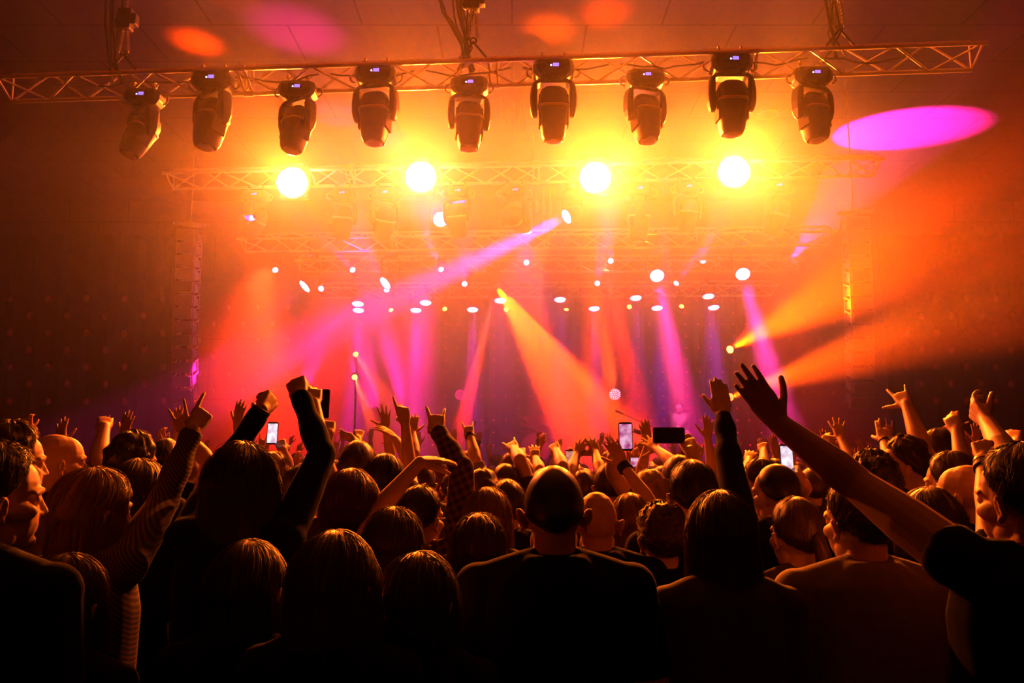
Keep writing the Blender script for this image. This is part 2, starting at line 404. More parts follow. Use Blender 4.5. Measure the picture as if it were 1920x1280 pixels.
    # top with sleeves
    if shirt and not bare:
        mb = MB(); trunk(mb, .012, low=.84)
        for sd, s0, m1, e0, f1, f2, w0, fr, up, dd, dors in arm_pts:
            sg = -1 if sd == 'L' else 1; q = .010 * kb
            mb.tube([B(sg * .05, -.014, 1.515), B(sg * .10, -.014, 1.49 + (.02 if up else 0)), s0], [.038 * kb, .048 * kb, .056 * kb], 12)
            mb.ell(s0, (.062 * kb, .062 * kb, .062 * kb))
            sl = specs.get(sd, {}).get('sleeve', sleeve)
            fl_ = specs.get(sd, {}).get('slv', .62)
            if sl == 'short': mb.tube([s0, s0.lerp(e0, fl_ * .6), s0.lerp(e0, fl_)], [.060 * kb * fr, .061 * kb * fr, .060 * kb * fr], 14, round_ends=False)
            elif sl in ('long', 'loose'):
                x_ = 1.35 if sl == 'loose' else 1.0
                mb.tube([s0, m1, s0.lerp(e0, .85), e0], [.062 * kb * fr * x_, .060 * kb * fr * x_, .052 * kb * fr * x_, .050 * kb * fr * x_], 14)
                nn = 9; pts = []; rad = []
                for i in range(nn):
                    t = i / (nn - 1) * .97; pts.append(e0.lerp(w0, t)); rad.append((.052 * (1 - t) + .036 * t + .004 * math.sin(t * 40 + seed)) * kb * fr * x_)
                mb.tube(pts, rad, 14, round_ends=False)
            elif sl == 'elbow': mb.tube([s0, m1, s0.lerp(e0, .95)], [.062 * kb * fr, .060 * kb * fr, .056 * kb * fr], 14, round_ends=False)
        fused(mb, 'shirt', shirt, root, .009 if Y < 3.4 else .014, 2, .5, org)
    mb = MB()
    for sg in (-1, 1):
        mb.tube([B(sg * .07, -.003, .90), B(sg * .09, .01, .70), B(sg * .09, .005, .48), B(sg * .09, -.012, .30), B(sg * .09, -.01, .10)], [.104 * kb, .092 * kb, .068 * kb, .066 * kb, .060 * kb], 12, round_ends=False)
    mb.tube([B(0, -.006, 1.0), B(0, -.006, .88)], [.165 * kb, .185 * kb], 16, flat=.68, side=(1, 0, 0), round_ends=False)
    fused(mb, 'trousers', DENIM, root, .016, 2, .5, org)
    if hairstyle != 'bald':
        hair(hairstyle, 'hair', H, kh, hairm, root, org, near, seed, length=length, width=width)
    return root, H, kh, arm_pts, org
PN = 0
DENIM = mat('denim', (.02, .022, .03), .9, noise_scale=30)
SK = [mat('skin_warm', (.55, .30, .20), .55, noise_scale=14, noise_amt=.08), mat('skin_pale', (.66, .42, .32), .5, noise_scale=14, noise_amt=.08), mat('skin_tan', (.42, .22, .14), .55, noise_scale=14, noise_amt=.08)]
def hairmat(name, c, rough=.42):
    m = mat(name, c, rough, spec=.6, noise_scale=35, noise_amt=.35); return m
HB = hairmat('hair_black', (.012, .008, .006)); HD = hairmat('hair_dark_brown', (.03, .016, .009)); HM = hairmat('hair_brown', (.055, .028, .013)); HL = hairmat('hair_blond', (.20, .11, .045)); HR = hairmat('hair_auburn', (.10, .022, .010))
CB = mat('black_cotton', (.006, .006, .007), .95, spec=.2, noise_scale=40); CG = mat('grey_cotton', (.06, .052, .048), .9, noise_scale=40); CW = mat('pale_cotton', (.24, .21, .18), .9, noise_scale=40); CR = mat('wine_cotton', (.12, .02, .02), .9, noise_scale=40)
# ---------------------------------------------------------------- materials of the hall and the rig
ALU = mat('aluminium', (.78, .76, .73), .30, metal=.45, noise_scale=25, noise_amt=.12)
ALUD = mat('aluminium_dull', (.30, .28, .27), .5, metal=.6)
BLK = mat('black_enamel', (.018, .017, .017), .42, noise_scale=20)
BLKG = mat('black_gloss', (.02, .02, .022), .16)
BLKM = mat('black_matt', (.012, .011, .011), .8, noise_scale=20)
GREYP = mat('grey_trim', (.45, .43, .42), .3, metal=.5)
RUB = mat('cable_rubber', (.012, .012, .012), .6)
GLASS = mat('lens_glass', (.5, .5, .55), .05, spec=.8)
def glow(name, c, s): return mat(name, (.02, .02, .02), .4, emit=c, estr=s)
SCR = glow('status_screen', (.30, .24, 1.0), 1.6); LED = glow('status_led', (.35, .55, 1.0), 5)
WHITEHOT = glow('lamp_white_hot', (1, .85, .5), 70)
MAGHOT = glow('lens_magenta', (.8, .75, 1.0), 26); VIOHOT = glow('lens_violet', (.6, .70, 1.0), 22); YELHOT = glow('lens_amber', (1, .85, .06), 26); PINKLED = glow('led_pink', (1, .12, .35), 5); CREAM = glow('led_cream', (1, 1, .55), 11)

# ---------------------------------------------------------------- hall shell
def block(name, a, b, m, bevel=0, parent=None):
    mb = MB(); a = V(a); b = V(b); mb.box((a + b) / 2, b - a); return mb.build(name, m, parent, smooth=False, bevel=bevel)
def panelmat(name, c, sx, sy, gap, dark, axis='XY', rough=.8):
    m = mat(name, c, rough); nt = m.node_tree; b = nt.nodes['Principled BSDF']
    tc = nt.nodes.new('ShaderNodeTexCoord'); mp = nt.nodes.new('ShaderNodeMapping'); nt.links.new(tc.outputs['Object'], mp.inputs[0])
    if axis == 'XZ': mp.inputs['Rotation'].default_value = (R(90), 0, 0)
    if axis == 'YZ': mp.inputs['Rotation'].default_value = (R(90), 0, R(90))
    br = nt.nodes.new('ShaderNodeTexBrick'); br.inputs['Scale'].default_value = 1; br.inputs['Brick Width'].default_value = sx; br.inputs['Row Height'].default_value = sy
    br.inputs['Mortar Size'].default_value = gap; br.inputs['Color1'].default_value = (*c, 1); br.inputs['Color2'].default_value = (*[q * .9 for q in c], 1); br.inputs['Mortar'].default_value = (*dark, 1)
    nt.links.new(mp.outputs[0], br.inputs[0]); nt.links.new(br.outputs[0], b.inputs['Base Color'])
    return m
HW = 14.5; CEIL = 8.6; BACK = 21.0
fl = block('floor', (-HW, -3, -.2), (HW, BACK, 0), mat('dark_floor', (.015, .013, .012), .7, noise_scale=6)); tag(fl, kind='structure')
ce = block('ceiling', (-HW, -3, CEIL), (HW, BACK, CEIL + .2), panelmat('ceiling_panels', (.10, .09, .085), 2.4, 1.2, .018, (.03, .03, .03))); tag(ce, kind='structure')
wb = block('wall_back', (-HW, BACK, 0), (HW, BACK + .2, CEIL), panelmat('back_wall_boards', (.14, .12, .12), 1.6, 1.6, .012, (.03, .03, .03), 'XZ')); tag(wb, kind='structure')
for nm, x in (('wall_left', -HW), ('wall_right', HW)):
    o = block(nm, (x - .1, -3, 0), (x + .1, BACK, CEIL), panelmat(nm + '_boards', (.04, .032, .03), 1.6, 1.6, .012, (.03, .03, .03), 'YZ')); tag(o, kind='structure')
o = block('wall_rear', (-HW, -3.2, 0), (HW, -3, CEIL), mat('rear_wall_paint', (.012, .01, .01), .9)); tag(o, kind='structure')
# ceiling downlight
cl = empty('ceiling_light', P(1438, 198, 15.3)); cl.location.z = CEIL - .03; tag(cl, 'small round white ceiling light, unlit, right of the hanging spotlights', 'ceiling light')
mb = MB(); mb.lathe([(.02, -.03), (.20, -.03), (.22, -.01), (.22, .03)]); mb.build('diffuser', mat('opal_plastic', (.8, .78, .75), .4), cl)
mb = MB(); mb.lathe([(.215, -.02), (.25, -.02), (.26, .0), (.26, .03)]); mb.build('rim', ALUD, cl)

# ---------------------------------------------------------------- trusses
def truss(name, A, B_, s, label, bay=.45, r=.026, lr=.0145, vertical=False, group=None, mats=None):
    """three-chord truss from A to B_; the middle chord faces the hall"""
    A = V(A); B_ = V(B_); L_ = (B_ - A).length; x = (B_ - A).normalized(); up = V((0, 0, 1)) if not vertical else V((1, 0, 0))
    back = up.cross(x).normalized() * (1 if not vertical else 1)
    if back.y < 0: back = -back
    up2 = x.cross(back).normalized(); up2 = up2 if up2.dot(up) > 0 else -up2
    org = A.copy(); root = empty(name, org); tag(root, label, 'truss', group)
    ch = {'t': up2 * s * .5 + back * s * .45, 'm': -back * s * .40 + up2 * s * .02, 'b': -up2 * s * .5 + back * s * .45}
    for kk, ex in (('t', 0), ('m', .06), ('b', 0)):
        mb = MB(); mb.tube([ch[kk] - x * ex, ch[kk] + x * (L_ + ex)], r, 10, round_ends=False); mb.build('chord', mats or ALU, root)
    n = max(2, int(L_ / bay / 2) * 2); mb = MB()
    for a, b in (('t', 'm'), ('m', 'b'), ('b', 't')):
        for i in range(n):
            p0 = ch[a if i % 2 == 0 else b] + x * (L_ * i / n); p1 = ch[b if i % 2 == 0 else a] + x * (L_ * (i + 1) / n)
            mb.tube([p0, p1], lr, 6, round_ends=False)
        for e in (0, L_): mb.tube([ch[a] + x * e, ch[b] + x * e], lr, 6, round_ends=False)
        for j in range(1, int(L_ / 3) + 1):
            for e in (-.045, .045):
                q = x * (j * 3.0 + e)
                if j * 3 < L_ - .3: mb.tube([ch[a] + q, ch[b] + q], lr, 6, round_ends=False)
    for j in range(1, int(L_ / 3) + 1):
        if j * 3 < L_ - .3:
            for kk in ch: mb.tube([ch[kk] + x * (j * 3 - .06), ch[kk] + x * (j * 3 + .06)], r * 1.35, 10, round_ends=False)
    mb.build('lattice', mats or ALU, root)
    return root
T1a, T1b = P(8, 155, 9.25), P(1832, 93, 8.6)
truss('lighting_truss', T1a, T1b, .34, 'long silver aluminium truss nearest the crowd carrying nine hanging black spotlights')
T2a, T2b = P(318, 330, 12.6), P(1645, 304, 11.9)
truss('lighting_truss', T2a, T2b, .33, 'second silver truss behind the front one, carrying the four blinding white lamps')
T3a, T3b = P(455, 452, 15.4), P(1560, 438, 15.0)
truss('lighting_truss', T3a, T3b, .36, 'third silver truss lit purple in places, low behind the blinding lamps')
T4a, T4b = P(560, 492, 16.8), P(1500, 490, 16.6)
truss('lighting_truss', T4a, T4b, .34, 'fourth truss deep in the orange haze above the drum kit')
T5a, T5b = P(600, 543, 18.4), P(1450, 538, 18.2)
truss('lighting_truss', T5a, T5b, .34, 'rearmost truss in the haze just above the row of violet lamps')
def on(Ta, Tb, px):
    """point of a truss line under a picture column"""
    a, b = Ta, Tb; lo, hi = 0.0, 1.0
    for _ in range(30):
        t = (lo + hi) / 2; p = a.lerp(b, t); q = p - V((0, 0, CAMZ)); dep = q.y * math.cos(PITCH) + q.z * math.sin(PITCH)
        if 960 + F * q.x / dep < px: lo = t
        else: hi = t
    return a.lerp(b, lo)

# ---------------------------------------------------------------- hoists, chains and cables
def chainline(p0, p1, n=26, r=.012, rl=.03):
    mb = MB(); p0 = V(p0); p1 = V(p1); d = (p1 - p0); q = d.normalized().to_track_quat('Z', 'Y').to_matrix()
    for i in range(n):
        c = p0 + d * (i + .5) / n; M = q @ rotm(90, 0, 90 * (i % 2)); mb.torus((0, 0, 0), rl, r * .55, None, 8, 4)
        k = len(mb.v) - 36; Ms = q @ rotm(0, 0, 90 * (i % 2)) @ rotm(90) @ Matrix.Diagonal((.7, 1.25, 1))
        for j in range(k, len(mb.v)): mb.v[j] = tuple((Ms @ V(mb.v[j])) + c)
    return mb
ORD = ['first', 'second', 'third', 'fourth', 'fifth', 'sixth', 'seventh', 'eighth', 'ninth', 'tenth', 'eleventh', 'twelfth', 'thirteenth']
for (px, mx, my, Y, lab) in ((236, 236, 45, 9.2, 'black chain hoist above the left end of the front truss'), (885, 888, 8, 8.95, 'black chain hoist above the middle of the front truss among cables'), (1572, 1570, -12, 8.7, 'chain hoist above the right end of the front truss')):
    t = on(T1a, T1b, px); m_ = P(mx, my, t.y + .02); h = empty('chain_hoist', m_); tag(h, lab, 'hoist', 'chain hoists')
    mb = MB(); mb.box((0, 0, .05), (.17, .15, .26), taper=.85); mb.box((.02, 0, .05), (.24, .11, .14)); mb.ell((-.09, 0, .02), (.06, .06, .09)); mb.build('motor', BLK, h, bevel=.012, smooth=False)
    up_ = V((m_.x, m_.y, CEIL)) - m_
    mb = chainline((0, 0, .18), up_, max(4, int(up_.z / .06))); mb.build('chain', ALUD, h)
    dn = t + V((0, 0, .14)) - m_
    for dx in (-.06, .05):
        mb = chainline((dx * .5, 0, -.08), (dx, 0, dn.z + .22), 14); mb.build('chain', ALUD, h)
    mb = MB(); mb.torus((0, 0, dn.z + .2), .035, .011, rotm(90)); mb.tube([(0, 0, dn.z + .18), (-.16, 0, dn.z - .02)], .014, 8); mb.tube([(0, 0, dn.z + .18), (.16, 0, dn.z - .02)], .014, 8); mb.build('sling', BLKM, h)
for (px, n, spread, lab) in ((215, 5, .25, 'loose black cables dropping to the left end of the front truss'), (875, 11, .75, 'fanned bundle of black cables dropping to the middle of the front truss'), (1568, 5, .22, 'black cables hanging down to the right end of the front truss')):
    t = on(T1a, T1b, px); mb = MB(); rr = random.Random(px)
    for i in range(n):
        a = rr.uniform(-1, .35) * spread; top = V((a * 1.5, rr.uniform(-.2, .2), CEIL - t.z)); mid = V((a * .55 + rr.uniform(-.05, .05), rr.uniform(-.06, .06), (CEIL - t.z) * .48)); low = V((rr.uniform(-.07, .07), rr.uniform(-.08, .08), .25)); end = V((rr.uniform(-.12, .12), rr.uniform(-.1, .1), -.05))
        pts = [top, top.lerp(mid, .5) + V((a * .05, 0, -.1)), mid, mid.lerp(low, .5) + V((a * .1, 0, 0)), low, end]
        mb.tube(pts, .012, 6)
    o = mb.build('cable_bundle', RUB); o.location = t; tag(o, lab, 'cable')
# slack cables looped along the front truss
mb = MB(); rr = random.Random(4)
for i in range(9):
    x0 = i * 1.15 + .6; a = T1a.lerp(T1b, x0 / (T1b - T1a).length) - T1a; b = T1a.lerp(T1b, (x0 + 1.0) / (T1b - T1a).length) - T1a
    pts = [a.lerp(b, t) + V((0, .0, -.03 - .10 * math.sin(math.pi * t) * rr.uniform(.3, 1.0))) for t in [j / 8 for j in range(9)]]
    mb.tube(pts, .011, 6)
o = mb.build('power_cable', RUB); o.location = T1a; tag(o, 'slack black power cable looped through the front truss', 'cable')

# ---------------------------------------------------------------- hanging spotlights (moving heads)
def local(root):
    return Matrix.LocRotScale(root.location, root.rotation_euler, root.scale)
def moving_head(loc, label, pan=0, tilt=0, s=1.0, lens=None, group=None, name='moving_head_spotlight', roll=0):
    """hangs from loc: clamps, base with screen, yoke, head; pan turns the yoke, tilt swings the head (0 = straight down)"""
    root = empty(name, loc, (0, 0, 0)); root.scale = (s, s, s); tag(root, label, 'spotlight', group)
    for dx in (-.12, .12):
        mb = MB(); mb.torus((dx, 0, .02), .034, .010, rotm(90, 0, 90), arc=4.6, a0=-.6); mb.box((dx, 0, -.04), (.035, .045, .05)); mb.tube([(dx - .03, 0, .02), (dx + .03, 0, .02)], .008, 6)
        mb.build('clamp', ALUD, root, smooth=False)
    mb = MB()
    prof = [(-.06, .17, .105), (-.075, .205, .13), (-.13, .222, .140), (-.20, .215, .138), (-.245, .17, .115), (-.26, .13, .09)]
    mb.rings([[V((a * sx * (1 if i not in (0,) else 1), b * sy, z)) for i, (sx, sy) in enumerate(((-1, -.62), (-.78, -1), (.78, -1), (1, -.62), (1, .62), (.78, 1), (-.78, 1), (-1, .62)))] for z, a, b in reversed(prof)])
    base = mb.build('base', BLK, root, smooth=False, bevel=.010)
    mb = MB(); mb.box((0, -.141, -.148), (.17, .006, .072)); base2 = mb.build('display_panel', BLKG, base, smooth=False, bevel=.003)
    mb = MB(); mb.box((.022, -.1455, -.145), (.062, .004, .036)); mb.build('screen', SCR, base2, smooth=False)
    mb = MB(); mb.ell((-.028, -.146, -.152), (.010, .004, .010)); mb.build('indicator_led', LED, base2)
    for sg in (-1, 1):
        mb = MB(); mb.torus((sg * .225, 0, -.165), .055, .011, rotm(90, 0, 0), arc=math.pi, a0=-math.pi / 2 if sg > 0 else math.pi / 2); mb.build('handle', GREYP, base)
    Rp = rotm(0, 0, pan)
    mb = MB(); mb.lathe([(.02, -.285), (.12, -.285), (.13, -.26), (.11, -.25)], M=Rp)
    mb.rings([[Rp @ V((x, y, z + dz)) for (y, dz) in ((-.07, -.02), (.07, -.02), (.07, .03), (-.07, .03))] for x, z in ((-.215, -.345), (-.19, -.31), (-.14, -.288), (.14, -.288), (.19, -.31), (.215, -.345))])
    for sg in (-1, 1):
        rs = []
        for z, w_, th, x in ((-.30, .070, .030, .195), (-.36, .085, .036, .205), (-.46, .082, .040, .212), (-.56, .078, .040, .210), (-.63, .060, .034, .203), (-.665, .030, .026, .198)):
            rs.append([Rp @ V((sg * x + cx * th, cy_ * w_, z)) for cx, cy_ in ((-1, -.7), (-.5, -1), (.6, -1), (1, -.6), (1, .6), (.6, 1), (-.5, 1), (-1, .7))])
        mb.rings(rs)
    yoke = mb.build('yoke', BLK, root, smooth=False, bevel=.008)
    Mh = Rp @ rotm(tilt, 0, 0); piv = V((0, 0, -.565))
    def hd(prof):
        rs = []
        for z, a, b in prof:
            ring = []
            for i in range(20):
                t = 2 * math.pi * i / 20; c, s_ = math.cos(t), math.sin(t); c = math.copysign(abs(c) ** .62, c); s_ = math.copysign(abs(s_) ** .62, s_)
                ring.append(Mh @ V((a * c, b * s_, z)) + piv)
            rs.append(ring)
        return rs
    mb = MB(); mb.rings(hd([(-.36, .070, .07), (-.345, .105, .105), (-.30, .125, .125), (-.16, .145, .142), (-.02, .162, .158), (.10, .160, .150), (.18, .135, .125), (.215, .085, .08)]))
    head = mb.build('head', BLK, root, auto=True)
    mb = MB(); mb.rings(hd([(-.012, .166, .163), (-.006, .170, .167), (.012, .170, .167), (.018, .166, .163)])); mb.build('trim_band', GREYP, head)
    for sg in (-1, 1):
        mb = MB(); mb.rings([[Mh @ V((sg * (.135 + u), v_, z)) + piv for u, v_ in ((0, -.1), (.022, -.085), (.022, .085), (0, .1))] for z in (-.20, .12)])
        mb.build('cooling_fin', BLKM, head, smooth=False)
    mb = MB(); mb.lathe([(.005, -.372), (.060, -.370), (.085, -.360), (.092, -.35), (.098, -.33)], M=Mh, c=piv, seg=28)
    mb.build('lens', lens or GLASS, head)
    return root, V(loc) + (Mh @ V((0, 0, -.375)) + piv) * s, Mh @ V((0, 0, -1))
FRONT = [(272, 172, -38, 24), (402, 140, -32, 10), (560, 158, -30, 12), (706, 128, -10, 4), (880, 150, 8, 6), (1037, 118, 0, -8), (1208, 136, 18, 10), (1368, 106, 0, -4), (1520, 132, 20, 8)]
for i, (px, py, pan, tilt) in enumerate(FRONT):
    t = on(T1a, T1b, px); p = P(px, py, t.y + (.0 if i % 2 else .10))
    lab = '%s black moving-head spotlight from the left on the front truss' % ORD[i]
    r_, lp, ld = moving_head(p + V((0, 0, .06)), lab, pan, -tilt, 1.10 if i % 2 else 1.02, group='moving heads on the front truss')

# ---------------------------------------------------------------- four blinding lamps
WARM = (1, .32, .004)
def blinder(px, py, Y, label, power, r):
    p = P(px, py, Y); root = empty('blinder_lamp', p); tag(root, label, 'stage lamp', 'blinding audience lamps')
    mb = MB(); mb.box((0, .06, .0), (.44, .16, .44)); mb.box((0, .04, .29), (.28, .16, .12)); hs = mb.build('housing', BLK, root, smooth=False, bevel=.02)
    mb = MB(); mb.lathe([(.004, -.03), (.09, -.035), (.17, -.02), (.225, .02), (.235, .07)], M=rotm(90), c=(0, -.05, 0), seg=32); mb.build('reflector', WHITEHOT, root)
    mb = MB(); mb.torus((0, -.03, 0), .24, .016, rotm(90), 32, 6); mb.build('front_ring', BLKM, root)
    mb = MB(); mb.torus((0, .06, .02), .31, .014, rotm(90), arc=math.pi); mb.build('yoke', ALUD, root)
    spot('lamp_light', p + V((0, -.14, 0)), (p.x * .80, 4, p.z - .2), WARM, power, 128, 1, .20, root)
    spot('lamp_light', p + V((0, -.14, 0)), (p.x * .80, 4, p.z - .2), (1, .55, .14), power * .04, 150, 1, .20, root)
    return root
for i, (px, py, r) in enumerate(((551, 346, .2), (790, 336, .2), (1115, 337, .22), (1373, 326, .25))):
    t = on(T2a, T2b, px)
    blinder(px, py, t.y - .25, '%s blinding white stage lamp from the left on the second truss' % ORD[i], (12500, 12500, 13500, 16000)[i], r)
MAG = (1, .05, .42); VIO = (.62, .07, 1.0); ORG = (1, .22, .0); AMB = (1, .42, .0); RED = (1, .035, .015)
def aim(px, py, Y): return P(px, py, Y)
def PZ(px, py, z):
    a = P(px, py, 1.0) - V((0, 0, CAMZ)); return V((0, 0, CAMZ)) + a * ((z - CAMZ) / a.z)
def pole_to(root, Tt, px, lo=.05):
    a, b = Tt; t = on(a, b, px); g = t - root.location; mb = MB()
    mb.tube([(0, 0, lo), (0, g.y, max(g.z, lo + .05))], .017, 8, round_ends=False); mb.torus((0, g.y, g.z), .036, .012, rotm(90, 0, 90)); mb.build('hanging_pole', BLK, root)
# ---------------------------------------------------------------- spotlights on the second truss
for i, (px, py, pan, tilt, s) in enumerate(((478, 352, 75, 30, .95), (642, 352, 10, 10, .95), (722, 330, 25, 28, 1.0), (858, 345, -20, 15, .95), (965, 338, -35, 75, 1.0), (1197, 320, 88, 2, 1.08), (1290, 345, 15, 12, .92), (1458, 343, 30, 25, 1.0))):
    t = on(T2a, T2b, px); p = P(px, py, t.y + .05)
    p = V((p.x, t.y + .13, t.z - .19)); moving_head(p, '%s dark spotlight from the left in the glow under the second truss' % ORD[i], pan, tilt, s, group='spotlights under the second truss')
# ---------------------------------------------------------------- round wash lamps with lit faces
def wash_lamp(px, py, Y,  target, label, color, hot, power, angle, dia=.28, truss_=None, group='lit round wash lamps', size=.10, T=None):
    """lamp whose lit face sits at the pixel, hanging by a yoke from the truss line above it"""
    f = P(px, py, Y); d = (V(target) - f).normalized(); piv = f - d * .16
    root = empty('wash_lamp', piv + V((0, 0, .46))); tag(root, label, 'stage lamp', group); org = root.location.copy()
    q = d.to_track_quat('-Z', 'Y').to_matrix(); c = piv - org
    mb = MB(); mb.lathe([(.02, .20), (dia * .30, .19), (dia * .42, .12), (dia * .5, .02), (dia * .56, -.12), (dia * .56, -.155), (dia * .50, -.150)], M=q, c=c, seg=24); body = mb.build('head', BLK, root)
    mb = MB(); n = 7
    mb.lathe([(.005, -.158), (dia * .48, -.156), (dia * .5, -.150)], M=q, c=c, seg=28); mb.build('lens', hot, body)
    mb = MB()
    for k in range(3):
        a = k * 2.094 + .5; mb.tube([q @ V((math.cos(a) * dia * .06, math.sin(a) * dia * .06, -.161)) + c, q @ V((math.cos(a) * dia * .44, math.sin(a) * dia * .44, -.161)) + c], .0035, 4)
    mb.torus(c, dia * .52, .012, q @ Matrix.Identity(3), 28, 6)
    for j in range(28 * 6 + 6): mb.v[-1 - j] = tuple(V(mb.v[-1 - j]) + d * .155)
    mb.build('front_ring', BLKM, body)
    mb = MB(); x = dia * .66
    mb.tube([(-x, 0, c.z), (-x, 0, -.08), (-x * .6, 0, -.02), (x * .6, 0, -.02), (x, 0, -.08), (x, 0, c.z)], .016, 8, flat=1.6); mb.build('yoke', BLK, root)
    mb = MB(); mb.box((0, 0, .04), (.24, .18, .11)); mb.build('base', BLK, root, smooth=False, bevel=.012)
    mb = MB(); mb.box((.02, -.092, .045), (.035, .004, .018)); mb.build('screen', SCR, root, smooth=False)
    mb = MB(); mb.ell((-.02, -.093, .04), (.010, .004, .010)); mb.build('indicator_led', LED, root)
    if power: spot('lamp_light', f + d * .03, target, color, power, angle, .35, size, root)
    pole_to(root, T or (T3a, T3b), px)
    return root
wash_lamp(1062, 406, 14.4, aim(470, 690, 12.3), 'round white-magenta wash lamp throwing the widest pink beam down to the left', MAG, MAGHOT, 110000, 8.5)
wash_lamp(826, 411, 14.4, aim(770, 300, 8.5), 'round pink wash lamp under the second blinding lamp', MAG, MAGHOT, 2500, 14)
wash_lamp(1232, 517, 15.3, aim(1310, 900, 11.0), 'round white wash lamp with a pink beam dropping towards the guitarist', MAG, MAGHOT, 40000, 6.5)
wash_lamp(1393, 514, 15.3, aim(1500, 900, 11.0), 'round white wash lamp with a pale pink beam behind the clapping hands', (1, .11, .55), MAGHOT, 42000, 6.5)
wash_lamp(571, 537, 15.5, aim(340, 720, 14.2), 'oval pink wash lamp at the left sending a beam down to the left wall', MAG, MAGHOT, 20000, 5.5)
wash_lamp(722, 531, 15.6, aim(480, 720, 14.0), 'oval pink wash lamp left of centre aimed low to the left', MAG, MAGHOT, 20000, 7)
wash_lamp(985, 435, 14.6, aim(985, 800, 14.3), 'flat violet lamp glowing under the middle of the second truss', VIO, VIOHOT, 350, 60, dia=.26)
# ---------------------------------------------------------------- small beam lamps
def dot_lamp(px, py, Y, target, label, color, hot, power, angle, r=.055, group='small beam lamps'):
    f = P(px, py, Y); d = (V(target) - f).normalized(); org = f - d * .12 + V((0, 0, .26)); root = empty('beam_lamp', org); tag(root, label, 'stage lamp', group)
    q = d.to_track_quat('-Z', 'Y').to_matrix(); c = f - d * .12 - org
    mb = MB(); mb.lathe([(.01, .11), (r * .9, .10), (r * 1.25, .05), (r * 1.3, -.06), (r * 1.25, -.115), (r * 1.08, -.118)], M=q, c=c, seg=16); h = mb.build('head', BLK, root)
    mb = MB(); mb.lathe([(.003, -.126), (r * .8, -.122), (r * 1.05, -.115)], M=q, c=c, seg=18); mb.build('lens', hot, h)
    mb = MB(); x = r * 1.5; mb.tube([(-x, 0, c.z), (-x, 0, -.05), (x, 0, -.05), (x, 0, c.z)], .010, 6); mb.build('yoke', BLK, root)
    mb = MB(); mb.box((0, 0, 0), (r * 3, .12, .08)); mb.build('base', BLK, root, smooth=False, bevel=.01)
    if power: spot('lamp_light', f + d * .02, target, color, power, angle, .35, .04, root)
    pole_to(root, (T4a, T4b) if py < 560 else (T5a, T5b), px, .03)
    return root
VD = [(516, 506, 490, 440, 0), (602, 541, 640, 500, 0), (661, 506, 600, 440, 900), (725, 543, 690, 470, 900), (827, 505, 790, 420, 2200), (871, 532, 871, 480, 400), (987, 492, 987, 440, 600), (1120, 531, 1128, 470, 900), (1145, 489, 1145, 440, 600),
      (1268, 531, 1345, 430, 2200), (1318, 489, 1340, 410, 1800), (1482, 488, 1720, 200, 26000)]
for i, (px, py, tx, ty, pw) in enumerate(VD):
    far = i == 11
    dot_lamp(px, py, 16.5, aim(tx, ty, 14.8) if not far else PZ(1670, 245, CEIL), '%s small violet beam lamp from the left, pointing up above the drum kit' % ORD[i], MAG, MAGHOT, pw * 6, 9 if not far else 38, r=.062)
for i, (px, py, tx, ty, pw) in enumerate(((733, 581, 690, 500, 900), (834, 579, 815, 520, 500), (949, 580, 925, 545, 900), (1062, 580, 1085, 450, 2500), (1180, 575, 1186, 540, 500), (1278, 574, 1305, 500, 1000))):
    dot_lamp(px, py, 18.0, aim(tx, ty, 16.6), '%s small amber beam lamp from the left in the row above the drum kit' % ORD[i], AMB, YELHOT, pw * 4, 8, r=.058, group='small amber beam lamps')
# ---------------------------------------------------------------- LED washes in the low row: flat ellipses seen from the front
def par(px, py, Y, label, color, power, blue=False):
    f = P(px, py, Y); root = empty('led_wash_lamp', f + V((0, 0, .20))); tag(root, label, 'stage lamp', 'violet wash lamps in the low row')
    q = rotm(-16, 0, 0)
    mb = MB(); mb.lathe([(.02, .17), (.09, .16), (.125, .09), (.135, 0), (.135, -.02)], M=q, c=(0, 0, -.20), seg=20); h = mb.build('head', BLK, root)
    mb = MB(); mb.lathe([(.004, -.030), (.06, -.032), (.115, -.028), (.13, -.012)], M=q, c=(0, 0, -.20), seg=26); mb.build('lens', VIOHOT, h)
    mb = MB()
    for k in range(12):
        a = k * math.pi / 6; mb.ell(q @ V((math.cos(a) * .088, math.sin(a) * .088, -.033)) + V((0, 0, -.20)), (.017, .017, .008), nu=8, nv=5)
    mb.build('led_cells', glow('led_cell_white', (.9, .95, 1), 30) if 'led_cell_white' not in bpy.data.materials else bpy.data.materials['led_cell_white'], h)
    mb = MB(); mb.tube([(-.155, 0, -.17), (-.155, 0, .05), (0, 0, .09), (.155, 0, .05), (.155, 0, -.17)], .012, 6); mb.tube([(0, 0, .09), (0, 0, .17)], .02, 8); mb.build('yoke', BLK, root)
    if power: spot('lamp_light', f + V((0, -.02, -.05)), (f.x, f.y - .6, 0), color, power, 13 if py > 570 else 18, .5, .09, root)
    pole_to(root, (T5a, T5b), px, .15)
for i, (px, py, pw) in enumerate(((671, 568, 0), (672, 580, 3200), (780, 580, 3600), (798, 566, 500), (886, 579, 2600), (938, 562, 300), (1050, 560, 600), (1114, 577, 2200), (1192, 557, 700), (1232, 576, 3000), (1328, 554, 1500), (1338, 575, 3200))):
    pw *= 4
    par(px, py, 17.6 if py > 570 else 16.9, '%s oval violet wash lamp from the left in the low row over the stage' % ORD[i], (.75, .08, .8) if px < 1150 else (.42, .09, 1.0), pw)
